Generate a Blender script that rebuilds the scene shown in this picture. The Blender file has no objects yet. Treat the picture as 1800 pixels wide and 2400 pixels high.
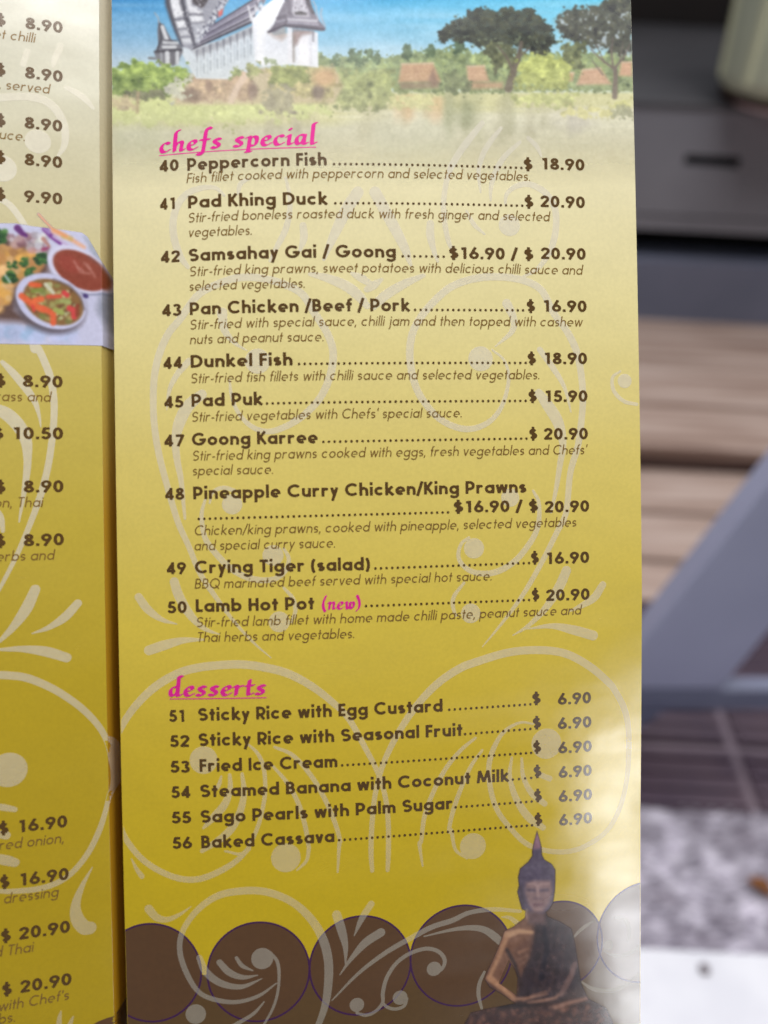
import bpy, math, random
import numpy as np
from mathutils import Matrix, Vector
random.seed(4)
rng = np.random.default_rng(7)
SC = bpy.context.scene
COL = SC.collection
R = math.radians

# ------------------------------------------------------------------ camera
FPX = 1803.0                                   # focal length in photo pixels (1800 x 2400)
cd = bpy.data.cameras.new('camera')
cd.sensor_fit = 'VERTICAL'
cd.sensor_height = 36.0
cd.lens = 36.0 * FPX / 2400.0
cd.clip_start = 0.01
cd.clip_end = 60
cam = bpy.data.objects.new('camera', cd)
COL.objects.link(cam)
CAM_M = Matrix.Translation((0, 0, 0.9)) @ Matrix.Rotation(R(50), 4, 'X') @ Matrix.Rotation(R(3.0), 4, 'Z')
cam.matrix_world = CAM_M
cd.dof.use_dof = True
cd.dof.focus_distance = 0.1520
cd.dof.aperture_fstop = cd.lens / 3.2          # a phone lens: about 3 mm of aperture
SC.camera = cam

# ------------------------------------------------------------------ world, lamps, exposure
w = bpy.data.worlds.new('World')
SC.world = w
w.use_nodes = True
bg = w.node_tree.nodes['Background']
# bright overcast sky overhead and ahead, a dark covered side behind the reader
_nt = w.node_tree
_tc = _nt.nodes.new('ShaderNodeTexCoord')
_dp = _nt.nodes.new('ShaderNodeVectorMath')
_dp.operation = 'DOT_PRODUCT'
_dp.inputs[1].default_value = Vector((0.0, 0.80, 0.60)).normalized()
_mr = _nt.nodes.new('ShaderNodeMapRange')
_mr.interpolation_type = 'SMOOTHSTEP'
_mr.inputs['From Min'].default_value = 0.20
_mr.inputs['From Max'].default_value = 0.95
_mr.inputs['To Min'].default_value = 0.10
_mr.inputs['To Max'].default_value = 1.1
_nt.links.new(_tc.outputs['Generated'], _dp.inputs[0])
_nt.links.new(_dp.outputs['Value'], _mr.inputs['Value'])
_nt.links.new(_mr.outputs['Result'], bg.inputs[1])
bg.inputs[0].default_value = (0.93, 0.95, 1.0, 1)


def area_lamp(name, loc, target, size, power, color=(1, 1, 1), spread=180):
    d = bpy.data.lights.new(name, 'AREA')
    d.shape = 'DISK'
    d.size = size
    d.energy = power
    d.color = color
    d.spread = R(spread)
    o = bpy.data.objects.new(name, d)
    COL.objects.link(o)
    o.location = loc
    o.rotation_euler = (Vector(target) - Vector(loc)).to_track_quat('-Z', 'Y').to_euler()
    return o


SHEEN_W, KEY_W = 0.92, 4.75                       # watts; the lamps are hung below, once the menu's pose is known
SC.view_settings.view_transform = 'Standard'
SC.view_settings.look = 'None'
SC.view_settings.exposure = 0.06
SC.view_settings.gamma = 1.0
SC.view_settings.use_curve_mapping = False
SC.render.engine = 'CYCLES'
SC.cycles.transparent_max_bounces = 24
SC.cycles.max_bounces = 8

# ------------------------------------------------------------------ the menu's shape (mm, page frame: u right from the fold, v down)
POSE = [-0.01179452836408698, 0.0778445757407248, 0.021233833054126728, -49.08213477067169, -20.82981855431456, -142.15801949757926]
CR = [18.890982074907054, -34.015806557493086, 18.150976049808822, -11.156285004339043, 7.14336516160397, -2.285762027236153, -1.3290381236217002, 1.2093762189077295, -0.876417937288215]
CL = [21.240691973312845, -13.585935686333235, 1.87209161493569, 1.180283939728632]


def rot3(r):
    cx, sx, cy, sy, cz, sz = (f(a) for a in r for f in (math.cos, math.sin))
    return np.array([[cz, -sz, 0], [sz, cz, 0], [0, 0, 1]]) @ np.array([[cy, 0, sy], [0, 1, 0], [-sy, 0, cy]]) @ np.array([[1, 0, 0], [0, cx, -sx], [0, sx, cx]])


ROT = rot3(POSE[:3])
TR = np.array(POSE[3:])
PAGE_M = Matrix([[*(ROT[i]), TR[i] * 0.001] for i in range(3)] + [[0, 0, 0, 1]])
MENU_M = CAM_M @ PAGE_M


def z_right(u, v):
    a = u / 99.0
    b = v / 100.0
    c = CR
    return c[0]*a + c[1]*a**2 + c[2]*a**3 + c[3]*a*b + c[4]*a*a*b + c[5]*b*b + c[6]*a**4 + c[7]*a*b*b + c[8]*a*a*b*b


def z_left(u, v):
    a = -u / 99.0
    b = v / 100.0
    return CL[0]*a + CL[1]*a*a + CL[2]*a*b + CR[5]*b*b + CL[3]*a*b*b


def project(u, v, left):
    z = z_left(u, v) if left else z_right(u, v)
    p = np.stack([u, -v, z], -1) @ ROT.T + TR
    return 900 + FPX * p[..., 0] / -p[..., 2], 1200 - FPX * p[..., 1] / -p[..., 2]


def page(px, py, left=False):
    """Where on the page (u, v in mm) a point measured in the photograph lies."""
    px = np.asarray(px, float)
    py = np.asarray(py, float)
    u = (px - 270) / 1232 * 99
    v = (py - 1460) / 12.5
    for _ in range(7):
        x, y = project(u, v, left)
        h = 0.01
        xu, yu = project(u + h, v, left)
        xv, yv = project(u, v + h, left)
        a, b, c, d = (xu - x) / h, (xv - x) / h, (yu - y) / h, (yv - y) / h
        det = a * d - b * c
        ex, ey = px - x, py - y
        u = u + (d * ex - b * ey) / det
        v = v + (-c * ex + a * ey) / det
    return u, v


FOLD = -2.25                                    # the left leaf's visible edge; a sunken strip joins it to the right leaf


def fold_dip(u, v, ease=0.0):
    """Only the strip inside the fold lies deeper."""
    depth = 3.2 + 8.5 * np.clip((v + 100) / 150, 0, 1.0) ** 1.2
    t = np.clip((u - FOLD - ease) / -FOLD, 0, 1)        # ink bends a hair later than the paper under it
    return -0.12 * np.exp((np.minimum(u, FOLD) - FOLD) / 2.2) - depth * (1 - (1 - t) ** 1.7)


def edge_curl(u, v):
    t = np.maximum(u - 79.0, 0)
    return -0.0036 * t * t * np.clip((v + 5.0) / 45.0, 0, 1)


def surface(u, v, left, lift):
    """Page point in metres in the menu's own frame, lifted by lift mm towards the reader."""
    ease = .14 if lift > 0 else 0.0
    z = (z_left(u, v) + fold_dip(u, v, ease)) if left else (z_right(u, v) + edge_curl(u, v))
    h = 0.05
    f = (lambda a, b: z_left(a, b) + fold_dip(a, b, ease)) if left else (lambda a, b: z_right(a, b) + edge_curl(a, b))
    zu = (f(u + h, v) - z) / h
    zv = (f(u, v + h) - z) / h
    n = np.stack([-zu, zv, np.ones_like(z)], -1)
    n /= np.linalg.norm(n, axis=-1, keepdims=True)
    return (np.stack([u, -v, z], -1) + n * lift) * 0.001


# ------------------------------------------------------------------ materials
def lin(c):
    c = np.asarray(c, float) / 255.0
    return np.where(c <= 0.04045, c / 12.92, ((c + 0.055) / 1.055) ** 2.4)


def rgba(c):
    return (*[float(x) for x in lin(c)], 1.0)


GLOSS = 0.21


def principled(name, rough=0.5, spec=0.5):
    m = bpy.data.materials.new(name)
    m.use_nodes = True
    b = m.node_tree.nodes['Principled BSDF']
    b.inputs['Roughness'].default_value = rough
    b.inputs['Specular IOR Level'].default_value = 1.0 if rough == GLOSS else spec
    if rough == GLOSS:                               # laminated print
        b.inputs['Coat Weight'].default_value = 1.0
        b.inputs['Coat Roughness'].default_value = .20
        b.inputs['Coat IOR'].default_value = 1.6
    return m, m.node_tree, b


def laminate(nt, b, tc):
    """Slight waves and smears of the clear film over the whole print."""
    nb = nt.nodes.new('ShaderNodeTexNoise')
    nb.inputs['Scale'].default_value = 38
    nb.inputs['Detail'].default_value = 3
    nt.links.new(tc.outputs['Object'], nb.inputs['Vector'])
    bp = nt.nodes.new('ShaderNodeBump')
    bp.inputs['Strength'].default_value = 0.3
    bp.inputs['Distance'].default_value = 0.0011
    nt.links.new(nb.outputs['Fac'], bp.inputs['Height'])
    nt.links.new(bp.outputs['Normal'], b.inputs['Normal'])
    nt.links.new(bp.outputs['Normal'], b.inputs['Coat Normal'])
    mp = nt.nodes.new('ShaderNodeMapping')
    mp.inputs['Rotation'].default_value = (0, 0, .6)
    mp.inputs['Scale'].default_value = (30, 110, 30)
    nt.links.new(tc.outputs['Object'], mp.inputs[0])
    ns = nt.nodes.new('ShaderNodeTexNoise')
    ns.inputs['Scale'].default_value = 1.0
    ns.inputs['Detail'].default_value = 5
    nt.links.new(mp.outputs[0], ns.inputs['Vector'])
    rr = nt.nodes.new('ShaderNodeMapRange')
    rr.inputs['From Min'].default_value = .3
    rr.inputs['From Max'].default_value = .7
    rr.inputs['To Min'].default_value = GLOSS - .05
    rr.inputs['To Max'].default_value = GLOSS + .07
    nt.links.new(ns.outputs['Fac'], rr.inputs['Value'])
    nt.links.new(rr.outputs['Result'], b.inputs['Roughness'])
    nt.links.new(rr.outputs['Result'], b.inputs['Coat Roughness'])


def ink(name, c, alpha=1.0):
    m, nt, b = principled(name, GLOSS)
    tc = nt.nodes.new('ShaderNodeTexCoord')
    no = nt.nodes.new('ShaderNodeTexNoise')
    no.inputs['Scale'].default_value = 900
    no.inputs['Detail'].default_value = 3
    nt.links.new(tc.outputs['Object'], no.inputs['Vector'])
    mx = nt.nodes.new('ShaderNodeMix')
    mx.data_type = 'RGBA'
    l = np.array(lin(c))
    mx.inputs['A'].default_value = (*(l * 0.9), 1)
    mx.inputs['B'].default_value = (*np.minimum(l * 1.1, 1), 1)
    nt.links.new(no.outputs['Fac'], mx.inputs['Factor'])
    nt.links.new(mx.outputs['Result'], b.inputs['Base Color'])
    b.inputs['Alpha'].default_value = alpha
    laminate(nt, b, tc)
    return m


def print_material(name):
    """Printed picture: ink colour and coverage stored per point."""
    m, nt, b = principled(name, GLOSS)
    a = nt.nodes.new('ShaderNodeAttribute')
    a.attribute_name = 'ink'
    nt.links.new(a.outputs['Color'], b.inputs['Base Color'])
    nt.links.new(a.outputs['Alpha'], b.inputs['Alpha'])
    laminate(nt, b, nt.nodes.new('ShaderNodeTexCoord'))
    return m


def paper_material(name, stops, v0, v1):
    m, nt, b = principled(name, GLOSS)
    tc = nt.nodes.new('ShaderNodeTexCoord')
    sp = nt.nodes.new('ShaderNodeSeparateXYZ')
    nt.links.new(tc.outputs['Object'], sp.inputs[0])
    mr = nt.nodes.new('ShaderNodeMapRange')
    mr.inputs['From Min'].default_value = -v0 * 0.001
    mr.inputs['From Max'].default_value = -v1 * 0.001
    nt.links.new(sp.outputs['Y'], mr.inputs['Value'])
    no = nt.nodes.new('ShaderNodeTexNoise')
    no.inputs['Scale'].default_value = 1500
    no.inputs['Detail'].default_value = 2
    nt.links.new(tc.outputs['Object'], no.inputs['Vector'])
    cr = nt.nodes.new('ShaderNodeValToRGB')
    e = cr.color_ramp.elements
    while len(e) < len(stops):
        e.new(0.5)
    for k, (v, c) in enumerate(stops):
        e[k].position = (v - v0) / (v1 - v0)
        e[k].color = rgba(c)
    nt.links.new(mr.outputs['Result'], cr.inputs['Fac'])
    mix = nt.nodes.new('ShaderNodeMix')
    mix.data_type = 'RGBA'
    mix.blend_type = 'MULTIPLY'
    mix.inputs['Factor'].default_value = 1.0
    g = nt.nodes.new('ShaderNodeMapRange')
    g.inputs['From Min'].default_value = 0.25
    g.inputs['From Max'].default_value = 0.75
    g.inputs['To Min'].default_value = 0.955
    g.inputs['To Max'].default_value = 1.03
    nt.links.new(no.outputs['Fac'], g.inputs['Value'])
    nt.links.new(cr.outputs['Color'], mix.inputs['A'])
    nt.links.new(g.outputs['Result'], mix.inputs['B'])
    nt.links.new(mix.outputs['Result'], b.inputs['Base Color'])
    laminate(nt, b, tc)
    return m


# ------------------------------------------------------------------ mesh helpers
def tag(o, label=None, cat=None, group=None, kind=None):
    for k, val in (('label', label), ('category', cat), ('group', group), ('kind', kind)):
        if val:
            o[k] = val
    return o


def link_mesh(name, verts, faces, mat, parent=None, smooth=False, col=None):
    """verts (n,3) array; faces: list of (k,n) index arrays (all-quads / all-tris) or python lists."""
    me = bpy.data.meshes.new(name)
    verts = np.asarray(verts, np.float32)
    me.vertices.add(len(verts))
    me.vertices.foreach_set('co', verts.ravel())
    loops = np.concatenate([np.asarray(f, np.int32).ravel() for f in faces if len(f)])
    tot = np.concatenate([np.full(len(f), np.asarray(f).shape[1], np.int32) for f in faces if len(f)])
    me.loops.add(len(loops))
    me.loops.foreach_set('vertex_index', loops)
    me.polygons.add(len(tot))
    me.polygons.foreach_set('loop_start', np.concatenate([[0], np.cumsum(tot)[:-1]]).astype(np.int32))
    me.polygons.foreach_set('use_smooth', np.full(len(tot), smooth))
    me.update(calc_edges=True)
    if col is not None:
        a = me.color_attributes.new('ink', 'FLOAT_COLOR', 'POINT')
        a.data.foreach_set('color', np.asarray(col, np.float32).ravel())
    me.validate()
    me.materials.append(mat)
    o = bpy.data.objects.new(name, me)
    COL.objects.link(o)
    if parent is not None:
        o.parent = parent
    return o


def field_mesh(F, xs, ys, run=10**9):
    """Marching squares: the region F < 0 of a sampled field as polygons. F[j,i] at (xs[i], ys[j])."""
    ins = F < 0
    c = ins[:-1, :-1].astype(int) + 2 * ins[:-1, 1:] + 4 * ins[1:, 1:] + 8 * ins[1:, :-1]
    V, faces, n = [], [], 0
    full = c == 15
    quads = []
    rows = np.where(full.any(1))[0]
    for j in rows:                                   # runs of full cells become one quad
        f = np.concatenate([[0], full[j].astype(int), [0]])
        d = np.diff(f)
        for a, b in zip(np.where(d == 1)[0], np.where(d == -1)[0]):
            while a < b:
                e = min(b, a + run)
                quads.append((xs[a], ys[j], xs[e], ys[j + 1]))
                a = e
    if quads:
        q = np.array(quads)
        V.append(np.stack([q[:, [0, 1]], q[:, [2, 1]], q[:, [2, 3]], q[:, [0, 3]]], 1).reshape(-1, 2))
        faces.append(np.arange(len(q) * 4).reshape(-1, 4))
        n = len(q) * 4
    corner = [(0, 0), (0, 1), (1, 1), (1, 0)]         # (dj, di)
    for case in range(1, 15):
        J, I = np.where(c == case)
        if not len(J):
            continue
        polys = [[]]
        if case in (5, 10):
            groups = [[0], [2]] if case == 5 else [[1], [3]]
        else:
            groups = [None]
        for g in groups:
            pts = []
            for k in range(4):
                k2 = (k + 1) % 4
                a_in = bool(case >> k & 1) and (g is None or k in g)
                b_in = bool(case >> k2 & 1) and (g is None or k2 in g)
                A, B = corner[k], corner[k2]
                xa, ya = xs[I + A[1]], ys[J + A[0]]
                xb, yb = xs[I + B[1]], ys[J + B[0]]
                if a_in:
                    pts.append(np.stack([xa, ya], -1))
                if a_in != b_in:
                    fa, fb = F[J + A[0], I + A[1]], F[J + B[0], I + B[1]]
                    t = np.clip(fa / (fa - fb), 0.02, 0.98)
                    pts.append(np.stack([xa + (xb - xa) * t, ya + (yb - ya) * t], -1))
            P = np.stack(pts, 1)
            V.append(P.reshape(-1, 2))
            faces.append(np.arange(P.shape[0] * P.shape[1]).reshape(P.shape[0], -1) + n)
            n += P.shape[0] * P.shape[1]
    if not V:
        return np.zeros((0, 2)), []
    return np.concatenate(V), faces


def spline(pts, per=10):
    """Catmull-Rom through rows of (x, y, r)."""
    p = np.asarray(pts, float)
    if len(p) < 3:
        t = np.linspace(0, 1, per)[:, None]
        return p[0] * (1 - t) + p[-1] * t
    q = np.concatenate([[2 * p[0] - p[1]], p, [2 * p[-1] - p[-2]]])
    t = np.linspace(0, 1, per, endpoint=False)[:, None]
    out = []
    for i in range(1, len(q) - 2):
        a, b, c, d = q[i - 1:i + 3]
        out.append(0.5 * (2 * b + (c - a) * t + (2 * a - 5 * b + 4 * c - d) * t ** 2 + (3 * b - a - 3 * c + d) * t ** 3))
    out.append(p[-1:])
    return np.concatenate(out)


def stroke_field(F, xs, ys, line):
    """Union of round brush segments with changing radius into F (same sampled grid)."""
    for (x0, y0, r0), (x1, y1, r1) in zip(line[:-1], line[1:]):
        r = max(r0, r1) + 2 * (xs[1] - xs[0])
        i0, i1 = np.searchsorted(xs, [min(x0, x1) - r, max(x0, x1) + r])
        j0, j1 = np.searchsorted(ys, [min(y0, y1) - r, max(y0, y1) + r])
        if i1 <= i0 or j1 <= j0:
            continue
        X, Y = np.meshgrid(xs[i0:i1], ys[j0:j1])
        dx, dy = x1 - x0, y1 - y0
        L = dx * dx + dy * dy + 1e-12
        t = np.clip(((X - x0) * dx + (Y - y0) * dy) / L, 0, 1)
        d = np.hypot(X - x0 - t * dx, Y - y0 - t * dy) - (r0 + (r1 - r0) * t)
        F[j0:j1, i0:i1] = np.minimum(F[j0:j1, i0:i1], d)


# ------------------------------------------------------------------ lettering: a geometric sans and a broad-nib italic, drawn as pen strokes
def arc(cx, cy, rx, ry, a0, a1, n=18):
    a = np.radians(np.linspace(a0, a1, n))
    return list(zip(cx + rx * np.cos(a), cy + ry * np.sin(a)))


def sans(ch, h, X):
    """Pen paths (cap height 1, x-height X, half stroke h) and advance width."""
    r = X / 2 - h
    m = X / 2
    C = 1.0
    D = 0.34
    asc = 1.04
    L = h
    x2 = h + 2 * r
    o = arc(L + r, m, r, r, 0, 360, 28)
    na = r * 0.86
    if ch == 'o': return [o], 2 * r + 2 * h
    if ch == 'a': return [o, [(x2, 0), (x2, X)]], x2 + h
    if ch == 'b': return [o, [(L, 0), (L, asc)]], x2 + h
    if ch == 'd': return [o, [(x2, 0), (x2, asc)]], x2 + h
    if ch == 'p': return [o, [(L, -D), (L, X)]], x2 + h
    if ch == 'q': return [o, [(x2, -D), (x2, X)]], x2 + h
    if ch == 'g': return [o, [(x2, X), (x2, -D + h + r * .72)] + arc(L + r, -D + h + r * .72, r, r * .72, 0, -155, 12)], x2 + h
    if ch == 'c': return [arc(L + r, m, r, r, 48, 312, 22)], x2 + h * .6
    if ch == 'e': return [arc(L + r, m, r, r, -4, 300, 24), (.6, [(L + h * .5, m - h * .2), (x2 + h * .95, m - h * .2)])], x2 + h
    if ch in 'hn':
        t = X - h
        return [[(L, 0), (L, asc if ch == 'h' else X)], arc(L + na, t - na, na, na, 180, 0, 14) + [(L + 2 * na, 0)]], 2 * na + 2 * h
    if ch == 'm':
        t = X - h
        q = na * .86
        return [[(L, 0), (L, X)], arc(L + q, t - q, q, q, 180, 0, 12) + [(L + 2 * q, 0)], arc(L + 3 * q, t - q, q, q, 180, 0, 12) + [(L + 4 * q, 0)]], 4 * q + 2 * h
    if ch == 'u': return [[(L, X), (L, h + na)] + arc(L + na, h + na, na, na, 180, 360, 14), [(L + 2 * na, X), (L + 2 * na, 0)]], 2 * na + 2 * h
    if ch == 'r': return [[(L, 0), (L, X)], arc(L + na, X - h - na, na, na, 165, 62, 9)], na * 1.45 + 2 * h
    if ch == 'i': return [[(L, 0), (L, X)], [(L, X + .13), (L, X + .13 + 2.2 * h)]], 2 * h
    if ch == 'j': return [[(L + .1, X), (L + .1, -D + .16)] + arc(L, -D + .16, .1, .16 - h, 0, -100, 6), [(L + .1, X + .13), (L + .1, X + .13 + 2.2 * h)]], 2 * h + .1
    if ch == 'l': return [[(L, 0), (L, asc)]], 2 * h
    if ch == 't': return [[(L + .1, 0), (L + .1, .92)], [(0, X - h), (L + .2 + h, X - h)]], .2 + 2 * h
    if ch == 'f': return [[(L + .09, 0), (L + .09, .8)] + arc(L + .24, .8, .15, asc - .8 - h, 180, 80, 8), [(0, X - h), (L + .2 + h, X - h)]], .27 + h
    if ch == 'k': return [[(L, 0), (L, asc)], [(L + h * .4, X * .46), (L + .40, X)], [(L + .1, X * .52), (L + .46, 0)]], .5 + h
    if ch == 's':
        q = X / 4 - h / 2
        return [[(2 * q + L + .06, X - h - q * .55)] + arc(L + q + .03, X - h - q, q + .03, q, 55, 270, 14)[1:] + arc(L + q + .03, h + q, q + .05, q, 90, -130, 14)], 2 * q + 2 * h + .08
    if ch == 'v': return [[(h * .8, X), (.27, 0)], [(.27, 0), (.54 - h * .8, X)]], .54
    if ch == 'w': return [[(h * .8, X), (.23, 0)], [(.23, 0), (.42, X)], [(.42, X), (.61, 0)], [(.61, 0), (.84 - h * .8, X)]], .84
    if ch == 'y': return [[(h * .8, X), (.28, .04)], [(.54 - h * .8, X), (.13, -D)]], .54
    if ch == 'x': return [[(h, X), (.5, 0)], [(.5, X), (h, 0)]], .5 + h
    if ch == 'z': return [[(h, X - h), (.46, X - h), (h, h), (.48, h)]], .5
    R2 = C / 2 - h
    if ch in 'CGOQ':
        ci = arc(L + R2, .5, R2, R2, 0, 360, 36)
        if ch == 'O': return [ci], 1.0
        if ch == 'Q': return [ci, [(.58, .32), (.98, -.04)]], 1.0
        if ch == 'C': return [arc(L + R2, .5, R2, R2, 48, 312, 30)], .88
        return [arc(L + R2, .5, R2, R2, 45, 348, 32), [(.52, .5 - h * .5), (1.0, .5 - h * .5)]], 1.0
    if ch in 'PRBD':
        st = [(L, 0), (L, 1)]
        if ch == 'D': return [st, [(L, 1 - h), (.3, 1 - h)] + arc(.3, .5, R2, R2, 90, -90, 22) + [(L, h)]], .3 + R2 + h
        b = .26
        top = [(L, 1 - h), (.3, 1 - h)] + arc(.3, 1 - h - b + .0, b, b, 90, -90, 16) + [(L, 1 - h - 2 * b)]
        if ch == 'P': return [st, top], .3 + b + h
        if ch == 'R': return [st, top, [(.26, .42), (.55, 0)]], .62
        b1 = (.5 - h) / 2
        return [st, [(L, 1 - h), (.28, 1 - h)] + arc(.28, 1 - h - b1, b1, b1, 90, -90, 14) + [(L, .5)],
                [(L, .5), (.30, .5)] + arc(.30, h + b1, b1 + .03, b1, 90, -90, 14) + [(L, h)]], .34 + b1 + h
    if ch == 'E': return [[(L, 0), (L, 1)], [(L, 1 - h), (.5, 1 - h)], [(L, .5), (.48, .5)], [(L, h), (.5, h)]], .5
    if ch == 'F': return [[(L, 0), (L, 1)], [(L, 1 - h), (.5, 1 - h)], [(L, .5), (.48, .5)]], .5
    if ch == 'L': return [[(L, 0), (L, 1)], [(L, h), (.47, h)]], .47
    if ch == 'T': return [[(.29, 0), (.29, 1)], [(0, 1 - h), (.58, 1 - h)]], .58
    if ch == 'I': return [[(L, 0), (L, 1)]], 2 * h
    if ch == 'H': return [[(L, 0), (L, 1)], [(.68 - h, 0), (.68 - h, 1)], [(L, .5), (.68 - h, .5)]], .68
    if ch == 'K': return [[(L, 0), (L, 1)], [(L + h * .5, .42), (.55, 1)], [(L + .12, .56), (.6, 0)]], .64
    if ch == 'M': return [[(.08, 0), (.2, 1)], [(.2, 1), (.5, .08)], [(.5, .08), (.8, 1)], [(.8, 1), (.92, 0)]], 1.0
    if ch == 'S':
        q = .25 - h / 2
        return [[(2 * q + L + .08, 1 - h - q * .6)] + arc(L + q + .05, 1 - h - q, q + .03, q, 50, 270, 16)[1:] + arc(L + q + .05, h + q, q + .06, q, 90, -135, 16)], 2 * q + 2 * h + .1
    if ch == '0': return [arc(.31, .5, .31 - h, .5 - h, 0, 360, 32)], .62
    if ch == '1': return [[(.34, 0), (.34, 1)], [(.10, .86), (.36, 1 - h)]], .34 + h + .1
    if ch == '2': return [arc(.30, 1 - h - .2, .21, .2, 170, -25, 14) + [(.1, h), (.57, h)]], .60
    if ch == '3': return [arc(.27, .74, .18, .26 - h, 150, -80, 14), arc(.27, .27, .22, .27 - h + .02, 80, -150, 16)], .58
    if ch == '4': return [[(.43, 0), (.43, 1)], [(.43, 1 - h), (.07, .29), ], [(.02, .26), (.62, .26)]], .64
    if ch == '5': return [[(.52, 1 - h), (.2, 1 - h), (.13, .56)] + arc(.27, .33, .22, .33 - h, 118, -150, 18)], .58
    if ch == '6': return [arc(.31, .32, .22, .32 - h, 0, 360, 26), [(.115, .42), (.42, 1)]], .62
    if ch == '9': return [arc(.31, .68, .22, .32 - h, 0, 360, 26), [(.505, .58), (.2, 0)]], .62
    if ch == '7': return [[(.05, 1 - h), (.53, 1 - h), (.2, 0)]], .56
    if ch == '8': return [arc(.3, .745, .165, .255 - h, 0, 360, 22), arc(.3, .275, .21, .275 - h, 0, 360, 24)], .6
    if ch == '$':
        q = .22 - h / 2
        return [[(2 * q + L + .08, .93 - h - q * .6)] + arc(L + q + .05, .93 - h - q, q + .03, q, 50, 270, 14)[1:] + arc(L + q + .05, .07 + h + q - .02, q + .06, q, 90, -135, 14), [(L + q + .05, -.1), (L + q + .05, 1.1)]], 2 * q + 2 * h + .1
    if ch == '.': return [[(h * 1.1, 0), (h * 1.1, 2.1 * h)]], 2.2 * h
    if ch == ',': return [[(h * 1.4, 2.1 * h), (h * .5, -.16)]], 2.3 * h
    if ch in "'’": return [[(h * 1.4, 1.03), (h * .8, .72)]], 2.2 * h
    if ch == '-': return [[(0, .33), (.28, .33)]], .28
    if ch == '/': return [[(.02, -.1), (.36, 1.05)]], .38
    if ch == '(': return [arc(.42, .42, .36, .68, 130, 230, 12)], .28
    if ch == ')': return [arc(-.14, .42, .36, .68, 50, -50, 12)], .28
    return [], .3


def nib(ch):
    """Broad-nib italic letters: paths in units of the x-height-to-ascender system, and advance."""
    X = .62
    if ch == 'c': return [[(.40, .52), (.30, .61), (.14, .50), (.06, .25), (.12, .03), (.24, 0), (.40, .12)]], .44
    if ch == 'h': return [[(.34, 1.12), (.24, 1.10), (.16, .9), (.08, 0)], [(.12, .30), (.26, .56), (.38, .60), (.42, .46), (.36, .1), (.40, 0), (.50, .08)]], .52
    if ch == 'e': return [[(.08, .28), (.28, .34), (.38, .48), (.30, .61), (.14, .50), (.06, .25), (.12, .03), (.24, 0), (.40, .12)]], .43
    if ch == 'f': return [[(.52, 1.08), (.40, 1.14), (.30, .95), (.20, .3), (.10, -.30), (-.02, -.36), (-.10, -.30)], [(.06, .60), (.42, .60)]], .40
    if ch == 's': return [[(.38, .54), (.26, .61), (.14, .52), (.18, .36), (.30, .24), (.28, .06), (.14, 0), (.02, .08)]], .42
    if ch == 'p': return [[(.02, .54), (.16, .60), (.12, .2), (.04, -.38)], [(.13, .36), (.28, .60), (.42, .56), (.44, .32), (.34, .04), (.20, 0), (.10, .08)], [(-.04, -.36), (.16, -.36)]], .50
    if ch == 'i': return [[(.02, .50), (.14, .60), (.08, .1), (.14, 0), (.24, .08)], [(.17, .84), (.19, .90)]], .25
    if ch == 'a': return [[(.40, .58), (.22, .60), (.08, .40), (.06, .12), (.14, .0), (.26, .10), (.38, .40)], [(.42, .60), (.35, .1), (.41, 0), (.50, .08)]], .51
    if ch == 'l': return [[(.30, 1.12), (.20, 1.10), (.16, .9), (.08, .1), (.14, 0), (.24, .08)]], .25
    if ch == 'd': return [[(.40, .56), (.22, .60), (.08, .40), (.06, .12), (.14, .0), (.26, .10), (.38, .40)], [(.58, 1.06), (.46, 1.08), (.42, .8), (.35, .1), (.41, 0), (.50, .08)]], .52
    if ch == 'r': return [[(.02, .52), (.14, .60), (.08, 0)], [(.12, .34), (.24, .56), (.38, .58)]], .40
    if ch == 't': return [[(.20, .86), (.10, .12), (.16, 0), (.28, .08)], [(.02, .59), (.34, .61)]], .32
    if ch == 'n': return [[(.02, .52), (.14, .60), (.08, 0)], [(.12, .30), (.26, .56), (.38, .60), (.42, .46), (.36, .1), (.42, 0), (.50, .08)]], .52
    if ch == 'w': return [[(.04, .54), (.14, .60), (.12, .2), (.16, 0), (.30, .10), (.38, .58)], [(.38, .58), (.36, .2), (.42, 0), (.56, .14), (.62, .42), (.56, .60)]], .66
    if ch == '(': return [[(.30, 1.0), (.10, .6), (.10, .1), (.20, -.2)]], .30
    if ch == ')': return [[(.10, 1.0), (.24, .6), (.20, .1), (.02, -.2)]], .30
    return [], .28


GLYPHS = {}


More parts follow.
